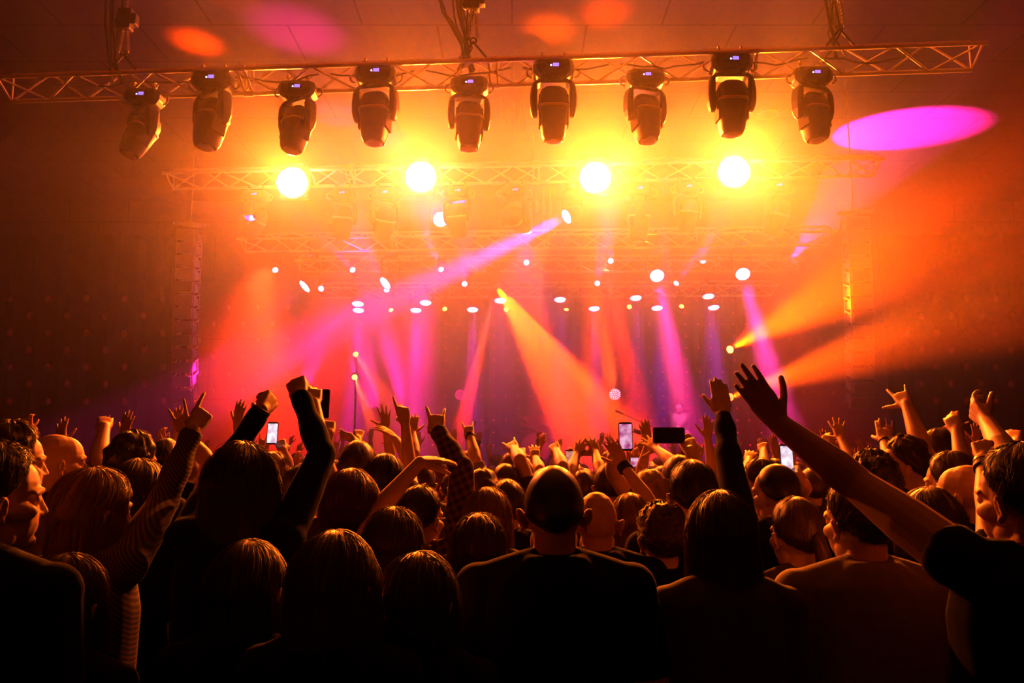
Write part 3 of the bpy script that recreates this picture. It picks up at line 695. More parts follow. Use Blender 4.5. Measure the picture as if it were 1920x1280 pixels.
# ---------------------------------------------------------------- stage floor, riser, drape
st = block('stage_floor', (-8.6, 13.4, .0), (8.6, BACK - .1, 1.0), mat('stage_black', (.03, .028, .03), .5, noise_scale=12)); tag(st, kind='structure')
rs_ = block('drum_riser', (-1.9, 16.4, 1.0), (1.9, 19.2, 1.45), mat('riser_carpet', (.05, .045, .05), .9)); tag(rs_, 'low black drum riser in the middle of the stage', 'riser')
# star cloth: small red leds in staggered rows
sm = mat('star_cloth', (.20, .13, .16), .95); nt = sm.node_tree; b = nt.nodes['Principled BSDF']; sm.cycles.emission_sampling = 'NONE'
tc = nt.nodes.new('ShaderNodeTexCoord'); sx = nt.nodes.new('ShaderNodeSeparateXYZ'); nt.links.new(tc.outputs['Object'], sx.inputs[0])
def mth(op, a, b_=None, c=None):
    n = nt.nodes.new('ShaderNodeMath'); n.operation = op
    for i, v in enumerate((a, b_, c)):
        if v is None: continue
        if isinstance(v, (int, float)): n.inputs[i].default_value = v
        else: nt.links.new(v, n.inputs[i])
    return n.outputs[0]
def cell(o, ofs): return mth('SUBTRACT', mth('FRACT', mth('ADD', mth('MULTIPLY', o, 1 / .31), ofs)), .5)
cx, cz = cell(sx.outputs[0], 0), cell(sx.outputs[2], 0)
dist = mth('SQRT', mth('ADD', mth('MULTIPLY', cx, cx), mth('MULTIPLY', cz, cz)))
dotm = mth('LESS_THAN', dist, .07)
rowp = mth('LESS_THAN', mth('FRACT', mth('MULTIPLY', mth('FLOOR', mth('MULTIPLY', sx.outputs[2], 1 / .31)), .5)), .25)
colp = mth('LESS_THAN', mth('FRACT', mth('MULTIPLY', mth('FLOOR', mth('MULTIPLY', sx.outputs[0], 1 / .31)), .5)), .25)
on_ = mth('MAXIMUM', rowp, colp)
nt.links.new(mth('MULTIPLY', mth('MULTIPLY', dotm, on_), 2.2), b.inputs['Emission Strength']); b.inputs['Emission Color'].default_value = (1, .03, .05, 1)
mb = MB(); xa, xb = P(770, 700, 20.5).x, P(1440, 700, 20.5).x; n = 160; zt, zb = P(900, 540, 20.5).z, 1.0
fr_ = [V((xa + (xb - xa) * i / n, 20.45 + .035 * math.sin(i * 1.3) + .02 * math.sin(i * .37), 0)) for i in range(n + 1)]
rsx = [[p + V((0, 0, z)) for p in fr_] + [p + V((0, .06, z)) for p in reversed(fr_)] for z in (zb, zt)]
mb.rings(rsx); o = mb.build('star_cloth', sm); tag(o, 'dark drape with a grid of tiny red lights behind the drum kit', 'drape')
# black side drapes
for nm, x0, x1, lab in (('masking_drape', -14.2, P(344, 700, 14.8).x, 'dark pleated side drape left of the stage'), ('masking_drape', P(1668, 700, 14.8).x, 14.2, 'dark pleated side drape right of the stage')):
    mb = MB(); n = int(abs(x1 - x0) / .07); fr_ = [V((x0 + (x1 - x0) * i / n, 14.9 + .07 * math.sin(i * .9) + .03 * math.sin(i * .31), 0)) for i in range(n + 1)]
    mb.rings([[p + V((0, 0, z)) for p in fr_] + [p + V((0, .05, z)) for p in reversed(fr_)] for z in (.02, 5.95)])
    o = mb.build(nm, mat('drape_' + ('l' if x0 < 0 else 'r'), (.018, .011, .009), .95, sheen=.1, noise_scale=8)); tag(o, lab, 'drape')
# ---------------------------------------------------------------- line arrays
def line_array(px, ytop, ybot, Y, label, sgn, m):
    top = P(px, ytop, Y); bot = P(px, ybot, Y); H_ = top.z - bot.z; n = 14; h = H_ / n
    root = empty('line_array_speaker', top); tag(root, label, 'speaker')
    mb = MB()
    for x in (-.14, .14): mb.box((x, -.05, .10), (.03, .72, .05), rotm(12, 0, 0))
    for y in (-.30, 0, .25): mb.box((0, y, .10 + y * .2), (.30, .04, .05), rotm(12, 0, 0))
    mb.tube([(0, 0, .12), (0, 0, CEIL - top.z)], .012, 6); mb.build('rigging_frame', ALU, root, smooth=False)
    p = V((0, 0, 0)); ang = 0
    for i in range(n):
        ang = 1.0 + 22 * (i / n) ** 3; M = rotm(ang, 0, 0)
        c = p + M @ V((0, 0, -h / 2))
        mb = MB(); mb.rings([[M @ V((x * (1 if y < 0 else .82), y, z * (1 if y < 0 else .62))) + c for x, y in ((-.17, -.2), (.17, -.2), (.17, .2), (-.17, .2))] for z in (-h * .42, h * .42)])
        cab = mb.build('cabinet', m, root, smooth=False, bevel=.008)
        mb = MB()
        for sx_ in (-.178, .178):
            mb.box(c + M @ V((sx_, -.14, 0)), (.012, .03, h * .98), M); mb.box(c + M @ V((sx_ * .9, .15, 0)), (.012, .03, h * .98), M); mb.box(c + M @ V((sx_, 0, h * .42)), (.012, .30, .03), M @ rotm(18, 0, 0))
        mb.rings([[M @ V((x, -.205, z)) + c for x in (-.15, .15)] + [M @ V((x, -.212, z)) + c for x in (.15, -.15)] for z in (-h * .36, h * .36)])
        mb.build('side_plate', m if i % 4 else ALUD, cab, smooth=False)
        p = p + M @ V((0, 0, -h))
ARR = mat('speaker_grille_grey', (.50, .46, .43), .4, metal=.3, noise_scale=40)
line_array(1601, 410, 762, 13.0, 'tall curved speaker column hanging at the right side of the stage', 1, ARR)
line_array(357, 432, 775, 14.2, 'tall curved speaker column hanging at the left side of the stage', -1, ARR)
# ---------------------------------------------------------------- hanging glass chandeliers
def chandelier(px, py, Y, label, gm, sc_=1.0):
    p = P(px, py, Y); root = empty('chandelier', p); tag(root, label, 'chandelier')
    mb = MB(); mb.box((0, 0, 0), (.85 * sc_, .5 * sc_, .08)); mb.tube([(0, 0, 0), (0, 0, CEIL - p.z)], .02, 8); mb.build('canopy', BLK, root, smooth=False, bevel=.01)
    rr = random.Random(int(px))
    for i in range(18):
        x, y = (i % 6 - 2.5) * .13 * sc_, (i // 6 - 1) * .16 * sc_; L_ = rr.uniform(.18, .55) * sc_
        mb = MB(); mb.tube([(x, y, -.03), (x, y, -.03 - L_)], .004, 4, round_ends=False)
        mb.lathe([(.006, .10), (.018, .08), (.030, .02), (.034, -.03), (.022, -.07), (.004, -.085)], c=(x, y, -.1 - L_), seg=12); mb.build('glass_drop', gm, root)
GOLD = mat('amber_glass', (.95, .62, .18), .12, metal=.6, spec=.9); PINKG = mat('clear_glass', (.8, .7, .8), .08, metal=.5, spec=.9)
chandelier(945, 172, 14.8, 'chandelier of golden glass drops between the middle front spotlights', GOLD)
chandelier(1000, 352, 14.9, 'chandelier of pink-lit glass drops under the middle of the second truss', PINKG)
# black box hung behind the middle front spotlights
bx = empty('hanging_speaker', P(1012, 150, 13.2)); tag(bx, 'large dark square speaker box hanging beside the golden chandelier', 'speaker')
mb = MB(); mb.box((0, 0, -.42), (.62, .55, .95), taper=.8); mb.build('cabinet', BLKM, bx, smooth=False, bevel=.02)
mb = MB(); mb.tube([(0, 0, .05), (0, 0, CEIL - bx.location.z)], .02, 6); mb.build('pole', BLK, bx)
# ---------------------------------------------------------------- glass globe lamps on the side drapes and the back wall
GL = mat('globe_glass', (.75, .55, .45), .08, spec=1.0, metal=.35)
mbg = MB(); mbg.ell((0, 0, 0), (.055, .055, .075), nu=14, nv=9); mbf = MB(); mbf.lathe([(.02, .07), (.022, .10), (.012, .12), (.005, .13)], seg=10); mbf.box((0, .05, .11), (.02, .10, .02))
g0 = None
def globe(px, py, Y, lab, grp):
    global g0
    loc = P(px, py, Y)
    if g0 is None:
        r_ = empty('globe_lamp', loc); mbg.build('glass_globe', GL, r_); mbf.build('bracket', BLK, r_); g0 = r_
    else:
        r_ = g0.copy(); col.objects.link(r_)
        for c in g0.children: d = c.copy(); col.objects.link(d); d.parent = r_
        r_.location = loc
    tag(r_, lab, 'globe lamp', grp)
WHICH = ['first', 'second', 'third', 'fourth', 'fifth', 'sixth', 'seventh', 'eighth']
for j in range(6):
    for i in range(6):
        px = 374 + i * 55 + (27 if j % 2 else 0); py = 576 + j * 31
        if px < 690: globe(px, py, 20.9, 'glass globe left of the star cloth, %s from left in the %s row down' % (WHICH[i], WHICH[j]), 'glass globes left of the star cloth')
for j in range(7):
    for i in range(5):
        px = 18 + i * 72 + (36 if j % 2 else 0); py = 560 + j * 32
        if px < 330: globe(px, py, 14.8, 'glass globe on the left dark drape, %s from left in the %s row down' % (WHICH[i], WHICH[j]), 'glass globes on the left drape')
        px = 1700 + i * 56 + (28 if j % 2 else 0)
        if px < 1915: globe(px, py, 14.8, 'glass globe on the right dark drape, %s from left in the %s row down' % (WHICH[i], WHICH[j]), 'glass globes on the right drape')
for j in range(6):
    for i in range(3):
        px = 1480 + i * 56 + (28 if j % 2 else 0); py = 570 + j * 33
        if px < 1590: globe(px, py, 20.9, 'glass globe right of the star cloth, %s from left in the %s row down' % (WHICH[i], WHICH[j]), 'glass globes right of the star cloth')
# ---------------------------------------------------------------- floor lamps on stands
def stand_lamp(px, py, Y, label, dia, facing, face, cells=None, power=0, color=ORG, angle=20, blend=.4, extra=(), zf=1.0):
    f = P(px, py, Y); root = empty('floor_lamp', V((f.x, f.y, zf))); tag(root, label, 'stage lamp'); h = f.z - zf
    d = (V(facing) - f).normalized(); q = d.to_track_quat('-Z', 'Y').to_matrix(); c = V((0, .0, h)) - d * .0
    mb = MB(); mb.tube([(0, .12, h - .1), (0, .12, .05)], .02, 8)
    for a in (30, 150, 270): mb.tube([(0, .12, .35), (.38 * math.cos(R(a)), .12 + .38 * math.sin(R(a)), .015)], .014, 6)
    mb.tube([(0, .12, h - .1), (-dia * .62, .1, h - .05), (-dia * .62, .06, h)], .012, 6); mb.tube([(0, .12, h - .1), (dia * .62, .1, h - .05), (dia * .62, .06, h)], .012, 6)
    mb.build('stand', BLK, root)
    mb = MB(); mb.lathe([(.02, .16), (dia * .36, .15), (dia * .52, .06), (dia * .54, -.0), (dia * .5, .004)], M=q, c=c, seg=24); hd = mb.build('head', BLK, root)
    if cells:
        mb = MB()
        for rr_, n in ((0, 1), (dia * .17, 6), (dia * .31, 11), (dia * .43, 16)):
            for k in range(n):
                a = 2 * math.pi * k / n; mb.ell(q @ V((math.cos(a) * rr_, math.sin(a) * rr_, -.006)) + c, (dia * .058, dia * .03, dia * .058), nu=8, nv=5)
        mb.build('led_cells', cells, hd)
    mb = MB(); mb.lathe([(.004, -.004), (dia * .47, -.002), (dia * .5, .01)], M=q, c=c, seg=26); mb.build('lens', face, hd)
    for (tg, cl_, pw, an, bl) in extra: spot('lamp_light', f + (V(tg) - f).normalized() * .05, tg, cl_, pw * 4, an, bl, .035, root)
    return root
DIM = mat('lens_dim', (.25, .12, .10), .4)
stand_lamp(1153, 739, 17.2, 'round lamp with cream led dots standing right of the drum kit', .25, (0, 0, 2.4), DIM, CREAM, extra=[(aim(1135, 560, 17.2), (1, .12, .06), 2200, 34, .6)])
stand_lamp(863, 740, 18.2, 'round pink led lamp standing left of the drum kit', .25, (0, 0, 2.4), DIM, PINKLED)
stand_lamp(667, 664, 16.8, 'upper small yellow lamp on a pole at the left of the stage', .12, aim(760, 800, 14), YELHOT, extra=[(aim(745, 775, 15.8), (1, .26, .02), 1500, 18, .5)])
stand_lamp(665, 707, 16.4, 'lower small yellow lamp on a pole at the left of the stage', .12, aim(720, 830, 14), YELHOT, extra=[(aim(712, 830, 15.6), (1, .26, .02), 1500, 16, .5)])
stand_lamp(1369, 655, 15.6, 'yellow lamp above the clapping hands fanning orange light to the right', .15, aim(1900, 440, 9), YELHOT,
           extra=[(aim(1800, 420, 10.5), ORG, 15000, 22, 1), (aim(1700, 505, 11.5), AMB, 3600, 5, .8), (aim(1650, 470, 12), AMB, 2600, 4, .7), (aim(1900, 250, 9.5), (1, .07, .0), 12000, 12, .8), (aim(1930, 60, 9.0), (1, .03, .01), 9000, 11, .9)])
stand_lamp(1369, 744, 15.2, 'bright orange lamp glowing between the clapping hands', .15, aim(1700, 600, 9), glow('lens_orange_hot', (1, .33, .03), 14),
           extra=[(aim(1620, 640, 12), AMB, 3800, 9, .7), (aim(1900, 560, 9.5), ORG, 7000, 15, .9)])
# big amber beams over the kit
for (px, py, tx, ty, pw, an, c, lab) in ((930, 536, 1110, 800, 20000, 26, (1, .17, .0), 'dark lamp pouring the widest orange beam down over the drum kit'), (948, 545, 1200, 830, 24000, 7, AMB, 'dark lamp sending an orange streak to the right of the drum kit'),
        (925, 560, 865, 800, 22000, 6, (1, .10, .01), 'dark lamp with a narrow orange beam falling left of the drum kit'), (1130, 480, 1215, 830, 40000, 9, (1, .11, .01), 'dark lamp with an orange beam falling right of the round led lamp'),
        (1010, 540, 1040, 760, 700, 24, RED, 'dark lamp washing the drum kit red')):
    dot_lamp(px, py, 16.5 if px in (930, 1010) else 17.0, aim(tx, ty, 15.2), lab, c, GLASS, pw * 4, an, r=.09, group='unlit-looking lamps over the drum kit')
# ---------------------------------------------------------------- drum kit
CH = mat('chrome', (.8, .8, .82), .14, metal=1); SHELL = mat('drum_shell', (.35, .06, .06), .25); SKIN_ = mat('drum_skin', (.75, .68, .66), .5); BR = mat('cymbal_brass', (.75, .5, .22), .25, metal=1)
kit = empty('drum_kit', (P(1000, 830, 17).x, 17.3, 1.45)); tag(kit, 'drum kit with a pale front head and cymbals in the middle of the stage', 'drum kit')
kc = P(1003, 838, 17.3) - kit.location
def drum(name, c, r, d, M, front=SKIN_):
    mb = MB(); mb.lathe([(r * .96, -d / 2), (r, -d / 2), (r, d / 2), (r * .96, d / 2)], M=M, c=c, seg=28); s_ = mb.build(name, SHELL, kit)
    mb = MB(); mb.lathe([(.004, -d / 2 - .004), (r * .96, -d / 2 - .002)], M=M, c=c, seg=28); mb.build('drum_head', front, s_); mb = MB(); mb.lathe([(r * .96, d / 2 + .002), (.004, d / 2 + .004)], M=M, c=c, seg=28); mb.build('drum_head', front, s_)
    mb = MB(); mb.torus(V(c) + (M @ V((0, 0, -d / 2))), r * 1.01, .013, M, 28, 6); mb.torus(V(c) + (M @ V((0, 0, d / 2))), r * 1.01, .013, M, 28, 6)
    for k in range(8):
        a = k * math.pi / 4; o_ = V((math.cos(a) * r * 1.05, math.sin(a) * r * 1.05, 0)); mb.tube([M @ (o_ + V((0, 0, -d / 2))) + V(c), M @ (o_ + V((0, 0, d / 2))) + V(c)], .008, 5)
    mb.build('hoop', CH, s_)
drum('bass_drum', (kc.x, 0, kc.z), .31, .42, rotm(-90)); 
for x, z, r in ((-.24, .50, .15), (.16, .52, .16)): drum('tom_drum', (kc.x + x, .0, kc.z + z), r, .24, rotm(-200, 0, 0))
drum('floor_tom', (kc.x + .55, .15, kc.z + .05), .2, .40, rotm(180)); drum('snare_drum', (kc.x - .5, .35, kc.z + .28), .18, .14, rotm(180))
for x, y, z, r, tl in ((-.75, .2, .82, .22, 14), (-.95, .1, .45, .18, 5), (-.42, .3, 1.0, .24, -12), (.62, .25, .98, .25, 12), (.95, .1, .72, .24, -14)):
    c = V((kc.x + x, y, kc.z + z)); M = rotm(18, tl, 0); mb = MB(); mb.lathe([(.004, .03), (.03, .028), (.045, .008), (r, -.012), (r * .99, -.016), (.04, .0), (.004, .02)], M=M, c=c, seg=28); cy_ = mb.build('cymbal', BR, kit)
    mb = MB(); zb_ = 0.02; mb.tube([(c.x, c.y, c.z + .04), (c.x, c.y, zb_ + .25)], .012, 6)
    for a in (0, 120, 240): mb.tube([(c.x, c.y, zb_ + .3), (c.x + .25 * math.cos(R(a)), c.y + .25 * math.sin(R(a)), zb_)], .010, 5)
    mb.build('cymbal_stand', CH, kit)
def micstand(px, py, tx, ty, Y, label, zf=1.0):
    a = P(px, py, Y); b = P(tx, ty, Y - .1); root = empty('microphone_stand', V((a.x, a.y, zf))); tag(root, label, 'microphone stand', 'microphone stands')
    a0 = a - root.location; b0 = b - root.location; m_ = a0.lerp(b0, .45)
    mb = MB(); mb.tube([a0, b0], .011, 6); mb.tube([m_, (m_.x, m_.y, .03)], .013, 6)
    for g in (90, 210, 330): mb.tube([(m_.x, m_.y, .12), (m_.x + .3 * math.cos(R(g)), m_.y + .3 * math.sin(R(g)), .012)], .010, 5)
    mb.build('boom', CH, root); mb = MB(); mb.tube([a0, a0 + (a0 - b0).normalized() * .13], [.017, .026], 10); mb.build('microphone', BLK, root)
micstand(1168, 776, 1245, 810, 14.6, 'microphone boom slanting down to the right beside the guitarist'); micstand(990, 795, 1032, 826, 15.6, 'microphone boom slanting over the right of the drum kit'); micstand(885, 802, 860, 842, 15.0, 'microphone stand left of the drum kit')
# stage stairs tower under the round lamp and stage monitor speakers
for i, px in enumerate((760, 930, 1100, 1290)):
    p = P(px, 850, 13.9); o = empty('monitor_speaker', (p.x, 13.9, 1.0)); tag(o, '%s black wedge speaker from the left along the stage edge' % ORD[i], 'speaker', 'wedge speakers on the stage edge')
    mb = MB(); mb.rings([[V((x, y, z)) for y, z in ((-.2, .0), (.22, .0), (.22, .12), (.02, .36), (-.2, .30))] for x in (-.28, .28)]); mb.build('cabinet', BLKM, o, smooth=False, bevel=.01)
    mb = MB(); mb.lathe([(.13, .0), (.15, .01), (.15, -.01)], M=rotm(50), c=(0, .13, .25), seg=20); mb.build('speaker_cone', BLKG, o)
# ---------------------------------------------------------------- patterned cloth
def cloth_pattern(name, c1, c2, sc_, plaid=False, rot=(0, 0, 0)):
    m = mat(name, c1, .9); nt = m.node_tree; b = nt.nodes['Principled BSDF']; tc = nt.nodes.new('ShaderNodeTexCoord'); mp = nt.nodes.new('ShaderNodeMapping'); mp.inputs['Rotation'].default_value = [R(q) for q in rot]
    nt.links.new(tc.outputs['Object'], mp.inputs[0]); outs = []
    for d in (('X', 'Z') if plaid else ('X',)):
        wv = nt.nodes.new('ShaderNodeTexWave'); wv.bands_direction = d; wv.inputs['Scale'].default_value = sc_; wv.inputs['Distortion'].default_value = .6; wv.inputs['Detail Scale'].default_value = 2; nt.links.new(mp.outputs[0], wv.inputs[0])
        cr = nt.nodes.new('ShaderNodeValToRGB'); cr.color_ramp.elements[0].position = .42; cr.color_ramp.elements[1].position = .55; nt.links.new(wv.outputs['Fac'], cr.inputs[0]); outs.append(cr.outputs[0])
    f = outs[0]
    if plaid:
        mu = nt.nodes.new('ShaderNodeMix'); mu.data_type = 'RGBA'; mu.inputs[0].default_value = .5; nt.links.new(outs[0], mu.inputs[6]); nt.links.new(outs[1], mu.inputs[7]); f = mu.outputs[2]
    mx = nt.nodes.new('ShaderNodeMix'); mx.data_type = 'RGBA'; nt.links.new(f, mx.inputs[0]); mx.inputs[6].default_value = (*c1, 1); mx.inputs[7].default_value = (*c2, 1); nt.links.new(mx.outputs[2], b.inputs['Base Color'])
    return m
STRIPE = cloth_pattern('striped_cotton', (.13, .075, .06), (.02, .012, .012), 38, rot=(0, 38, 0)); PLAID = cloth_pattern('plaid_cotton', (.16, .085, .06), (.02, .014, .02), 11, True, (0, 25, 0))
S0, S1, S2 = SK
def band(ret, sd, label, m, w_=.016, r=.031, t=.93):
    root, H, kh, ap, org = ret
    for (s_, s0, m1, e0, f1, f2, w0, fr, up, dd, dors) in ap:
        if s_ == sd:
            c = e0.lerp(w0, t) - org; d = (w0 - e0).normalized(); q = d.to_track_quat('Z', 'Y').to_matrix(); mb = MB()
            mb.lathe([(r, -w_), (r + .005, -w_ * .8), (r + .005, w_ * .8), (r, w_), (r - .004, 0)], c=c, M=q, seg=20); o = mb.build(label, m, root)
def phone(px, py, Y, label, lit, land=False, w_=.072, h_=.146, tilt=8, yawz=0):
    p = P(px, py, Y); root = empty('smartphone', p, (R(-tilt), R(90 if land else 0), R(yawz))); root.rotation_mode = 'XYZ'; tag(root, label, 'phone', 'phones held up in the crowd')
    def rbox(a, b, y0, y1, r):
        ring = []
        for cx, cz, a0 in ((a - r, b - r, 0), (-a + r, b - r, 90), (-a + r, -b + r, 180), (a - r, -b + r, 270)):
            for k in range(5): t = R(a0 + k * 22.5); ring.append((cx + r * math.cos(t), cz + r * math.sin(t)))
        return [[V((x, y, z)) for x, z in ring] for y in (y0, y1)]
    mb = MB(); mb.rings(rbox(w_ / 2, h_ / 2, .005, -.004, .010)); mb.build('case', BLKG, root, smooth=False)
    mb = MB(); mb.rings(rbox(w_ / 2 - .004, h_ / 2 - .010, -.0035, -.0050, .003)); mb.build('screen', lit, root, smooth=False)
    return root
def screenmat(name, a, b, s):
    m = mat(name, (.01, .01, .01), .1); nt = m.node_tree; bs = nt.nodes['Principled BSDF']; tc = nt.nodes.new('ShaderNodeTexCoord'); nz = nt.nodes.new('ShaderNodeTexNoise'); nz.inputs['Scale'].default_value = 22; nz.inputs['Detail'].default_value = 3
    nt.links.new(tc.outputs['Object'], nz.inputs['Vector']); cr = nt.nodes.new('ShaderNodeValToRGB'); cr.color_ramp.elements[0].position = .38; cr.color_ramp.elements[1].position = .62; cr.color_ramp.elements[0].color = (*a, 1); cr.color_ramp.elements[1].color = (*b, 1)
    nt.links.new(nz.outputs['Fac'], cr.inputs[0]); nt.links.new(cr.outputs[0], bs.inputs['Emission Color']); bs.inputs['Emission Strength'].default_value = s; m.cycles.emission_sampling = 'NONE'; return m
LITP = screenmat('screen_pink_view', (.45, .04, .22), (1, .5, .75), .9); LITW = screenmat('screen_white_view', (.65, .40, .55), (1, .95, 1), 1.1); LITO = screenmat('screen_orange_view', (.5, .10, .05), (1, .45, .35), .8); OFFP = mat('screen_dark', (.012, .010, .010), .12)
def A(e, w_, h, pose='open', left=False, **k): return dict(e=e, w=w_, h=h, pose=pose, left=left, **k)
# ---------------------------------------------------------------- people close to the viewer
q = person('person', 1038, 872, 2.1, 'man with shaved dark hair and protruding ears in a black t-shirt, centre of the crowd', 'buzz', HB, S0, CB, yaw=0)
person('person', 1350, 922, 2.15, 'woman with long straight brown hair falling down her back, just right of the shaved man', 'long', HM, S1, CG, yaw=4, fem=1, length=.42, width=1.0)
q = person('person', 1908, 836, 1.85, 'short-haired man at the right edge stretching one long bare arm across to clap', 'short', HB, S2, CB, yaw=-24, body_yaw=0,
       arms=[A((1612, 912), (1462, 795), (1385, 690), 'wide_l' if False else 'clap', True, len=1.0, sleeve='short', slv=.16, thick=1.12)], width=.8)
person('person', 1604, 896, 2.22, 'pale-shirted man whose head is half hidden behind the long outstretched arm', 'short', HD, S1, CW, yaw=-20, body_yaw=0)
person('person', 1490, 934, 2.55, 'woman with loosely tied-back hair and bare neck left of the pale-shirted man', 'tied', HM, S1, CG, yaw=-14, fem=1, width=1.1)
q = person('person', 458, 834, 2.25, 'long-haired woman in a black sweater raising both fists together high overhead', 'long', HD, S0, CB, yaw=10, body_yaw=3, fem=1, length=.50, width=1.35, sleeve='long',
       arms=[A((402, 905), (490, 768), (530, 722), 'fist', True, roll=30), A((604, 852), (562, 738), (548, 690), 'fist', roll=-20)])
band(q, 'L', 'bracelet', RUB, .007, .026, .98)
person('person', 183, 880, 2.2, 'blond woman with long straight hair and striped shirt, one raised hand pointing right', 'long', HL, S1, STRIPE, yaw=38, body_yaw=12, fem=1, length=.50, width=0.95, sleeve='long',
       arms=[A((304, 945), (362, 806), (402, 738), 'point', thick=1.1, roll=-10)])
person('person', -2, 834, 1.82, 'dark short-haired man in a black t-shirt at the left edge, his face turned right', 'short', HB, S1, CB, yaw=44, body_yaw=12)
person('person', 131, 1040, 1.84, 'shorter woman with brown hair lit blond on top at the bottom left corner', 'long', HM, S1, CB, yaw=16, fem=1, width=0.8, length=.35)
person('person', 468, 1014, 1.9, 'shorter dark-haired woman in the shadow below the raised fists', 'long', HD, S0, CB, yaw=12, fem=1, width=0.8)
q = person('person', 632, 1000, 1.76, 'shorter woman with tousled blond-lit hair between the two dark women at the bottom', 'long', HM, S1, CB, yaw=22, fem=1, width=1.25, length=.3)
person('person', 788, 1038, 1.88, 'short woman with wavy bobbed hair low in the crowd left of the shaved man', 'bob', HD, S1, CB, yaw=24, fem=1, width=0.9, length=.2)
person('person', 898, 965, 2.5, 'woman with long smooth dark hair directly left of the shaved man', 'long', HD, S1, CB, yaw=6, fem=1, width=0.95)
# ---------------------------------------------------------------- second ring
person('person', 26, 797, 2.6, 'brown-haired man in a light shirt behind the left-edge man, looking right', 'thick', HM, S1, CW, yaw=44, body_yaw=15)
person('person', 112, 806, 3.1, 'bald man in a black shirt at the left turning his face to the right', 'bald', None, S1, CB, yaw=48, body_yaw=5)
person('person', 160, 872, 3.75, 'person hidden beside the bald man with one magenta-lit fist raised', 'short', HD, S1, CR, yaw=30, arms=[A((183, 866), (196, 800), (199, 772), 'fist')])
person('person', 254, 813, 3.4, 'dark short-haired man standing behind the blond striped-shirt woman', 'thick', HB, S0, CB, yaw=14)
person('person', 263, 864, 2.75, 'brown-haired woman between the blond woman and the dark-haired man', 'bob', HM, S1, CB, yaw=14, fem=1, width=1.1, length=.16)
person('person', 313, 824, 5.0, 'distant dark head edged in magenta light left of the raised striped sleeve', 'short', HB, S0, CB)
person('person', 432, 900, 3.1, 'person hidden behind the fist-raising woman making a horn sign with one bare arm', 'short', HD, S0, CR, fem=1, arms=[A((392, 868), (350, 815), (326, 748), 'horns', True, roll=0)])
person('person', 513, 850, 3.65, 'small blond head just right of the fist-raising woman', 'short', HL, S1, CG, yaw=10, fem=1)
person('person', 672, 829, 3.95, 'dark short-haired man with one lit ear below the waving hands, left of centre', 'short', HD, S1, CB, yaw=8)
person('person', 660, 882, 2.6, 'woman with rounded auburn bob in front of a short-haired man', 'bob', HR, S1, CB, yaw=4, fem=1, width=1.05, length=.13)
q = person('person', 722, 852, 3.6, 'dark long-haired person pointing one index finger straight up', 'long', HB, S1, CG, yaw=6, fem=1, arms=[A((768, 888), (760, 792), (748, 738), 'point_up')])
q = person('person', 740, 952, 2.4, 'brown-haired woman bending a bare arm over her head with the palm spread flat', 'bob', HM, S1, CB, yaw=10, fem=1, width=0.8, length=.2, arms=[A((700, 966), (787, 866), (852, 860), 'open', True, roll=-70)])
q = person('person', 790, 914, 3.1, 'person in a plaid shirt raising a horn sign with the right arm', 'short', HB, S1, PLAID, yaw=35, body_yaw=5, sleeve='long', arms=[A((866, 880), (820, 806), (817, 760), 'horns')])
q = person('person', 866, 880, 5.2, 'person in a pale sleeve raising a small fist with a watch, left of centre', 'short', HM, S1, CW, arms=[A((892, 862), (881, 815), (876, 788), 'horns', sleeve='elbow')]); band(q, 'R', 'watch', RUB, .014, .029, .95)
person('person', 914, 916, 2.95, 'woman with long light-brown hair glowing at the parting, left of the shaved man', 'long', HL, S1, CG, yaw=2, fem=1, width=1.05, length=.35)
person('person', 950, 902, 3.6, 'dark short-haired man half hidden behind the light-brown-haired woman', 'short', HD, S1, CB, yaw=-4)
person('person', 905, 882, 4.2, 'round brown-haired head in the row behind the light-brown-haired woman', 'thick', HM, S1, CG)
person('person', 1118, 913, 2.8, 'bald man in a dark shirt directly right of the shaved central man', 'bald', None, S0, CB, yaw=6)
q = person('person', 1182, 926, 3.3, 'fair-haired woman raising a bent bare arm with a broad black bracelet', 'long', HL, S1, CR, fem=1, yaw=-4, arms=[A((1222, 948), (1170, 874), (1140, 816), 'open', roll=10, thick=1.1)]); band(q, 'R', 'bracelet', RUB, .018, .028, .97)
person('person', 1218, 884, 3.85, 'light-brown tousled head behind the bracelet-wearing arm', 'thick', HL, S1, CG, yaw=-6)
person('person', 1240, 950, 2.8, 'frizzy-haired woman squeezed left of the slick-haired man', 'curly', HM, S1, CB, fem=1, yaw=-6)
q = person('person', 1297, 866, 2.95, 'slick dark-haired man in black lifting one straight long-sleeved arm to clap', 'short', HB, S1, CB, yaw=0, sleeve='long', arms=[A((1368, 868), (1356, 776), (1347, 712), 'flat', roll=10)])
person('person', 1452, 869, 3.2, 'cropped-haired man facing left under the long outstretched arm', 'buzz', HD, S1, CB, yaw=-32)
person('person', 1424, 862, 3.75, 'man with glasses-like glint looking left beside the cropped-haired man', 'short', HM, S1, CG, yaw=-55)
person('person', 1632, 852, 3.2, 'curly dark-haired person behind the long outstretched arm', 'curly', HD, S1, CB, yaw=-8)
q = person('person', 1692, 823, 3.65, 'boy in dark jacket seen in profile looking left, raising a horn sign behind his head', 'thick', HM, S1, CB, yaw=-72, body_yaw=-15, arms=[A((1728, 836), (1700, 758), (1678, 722), 'love')])
person('person', 1757, 806, 4.05, 'tall short-haired man turned left behind the profile boy', 'short', HM, S1, CG, yaw=-45)
person('person', 1779, 850, 3.15, 'small head between the tall man and the bald man at the right', 'short', HM, S1, CG, yaw=-30, height=None)
person('person', 1806, 863, 2.85, 'bald man at the right turned left, next to the right-edge man', 'bald', None, S1, CB, yaw=-40)
person('person', 1738, 920, 2.75, 'woman with dark shoulder-length hair below the long outstretched arm', 'bob', HD, S1, CB, yaw=-16, fem=1, width=1.5, length=.2)
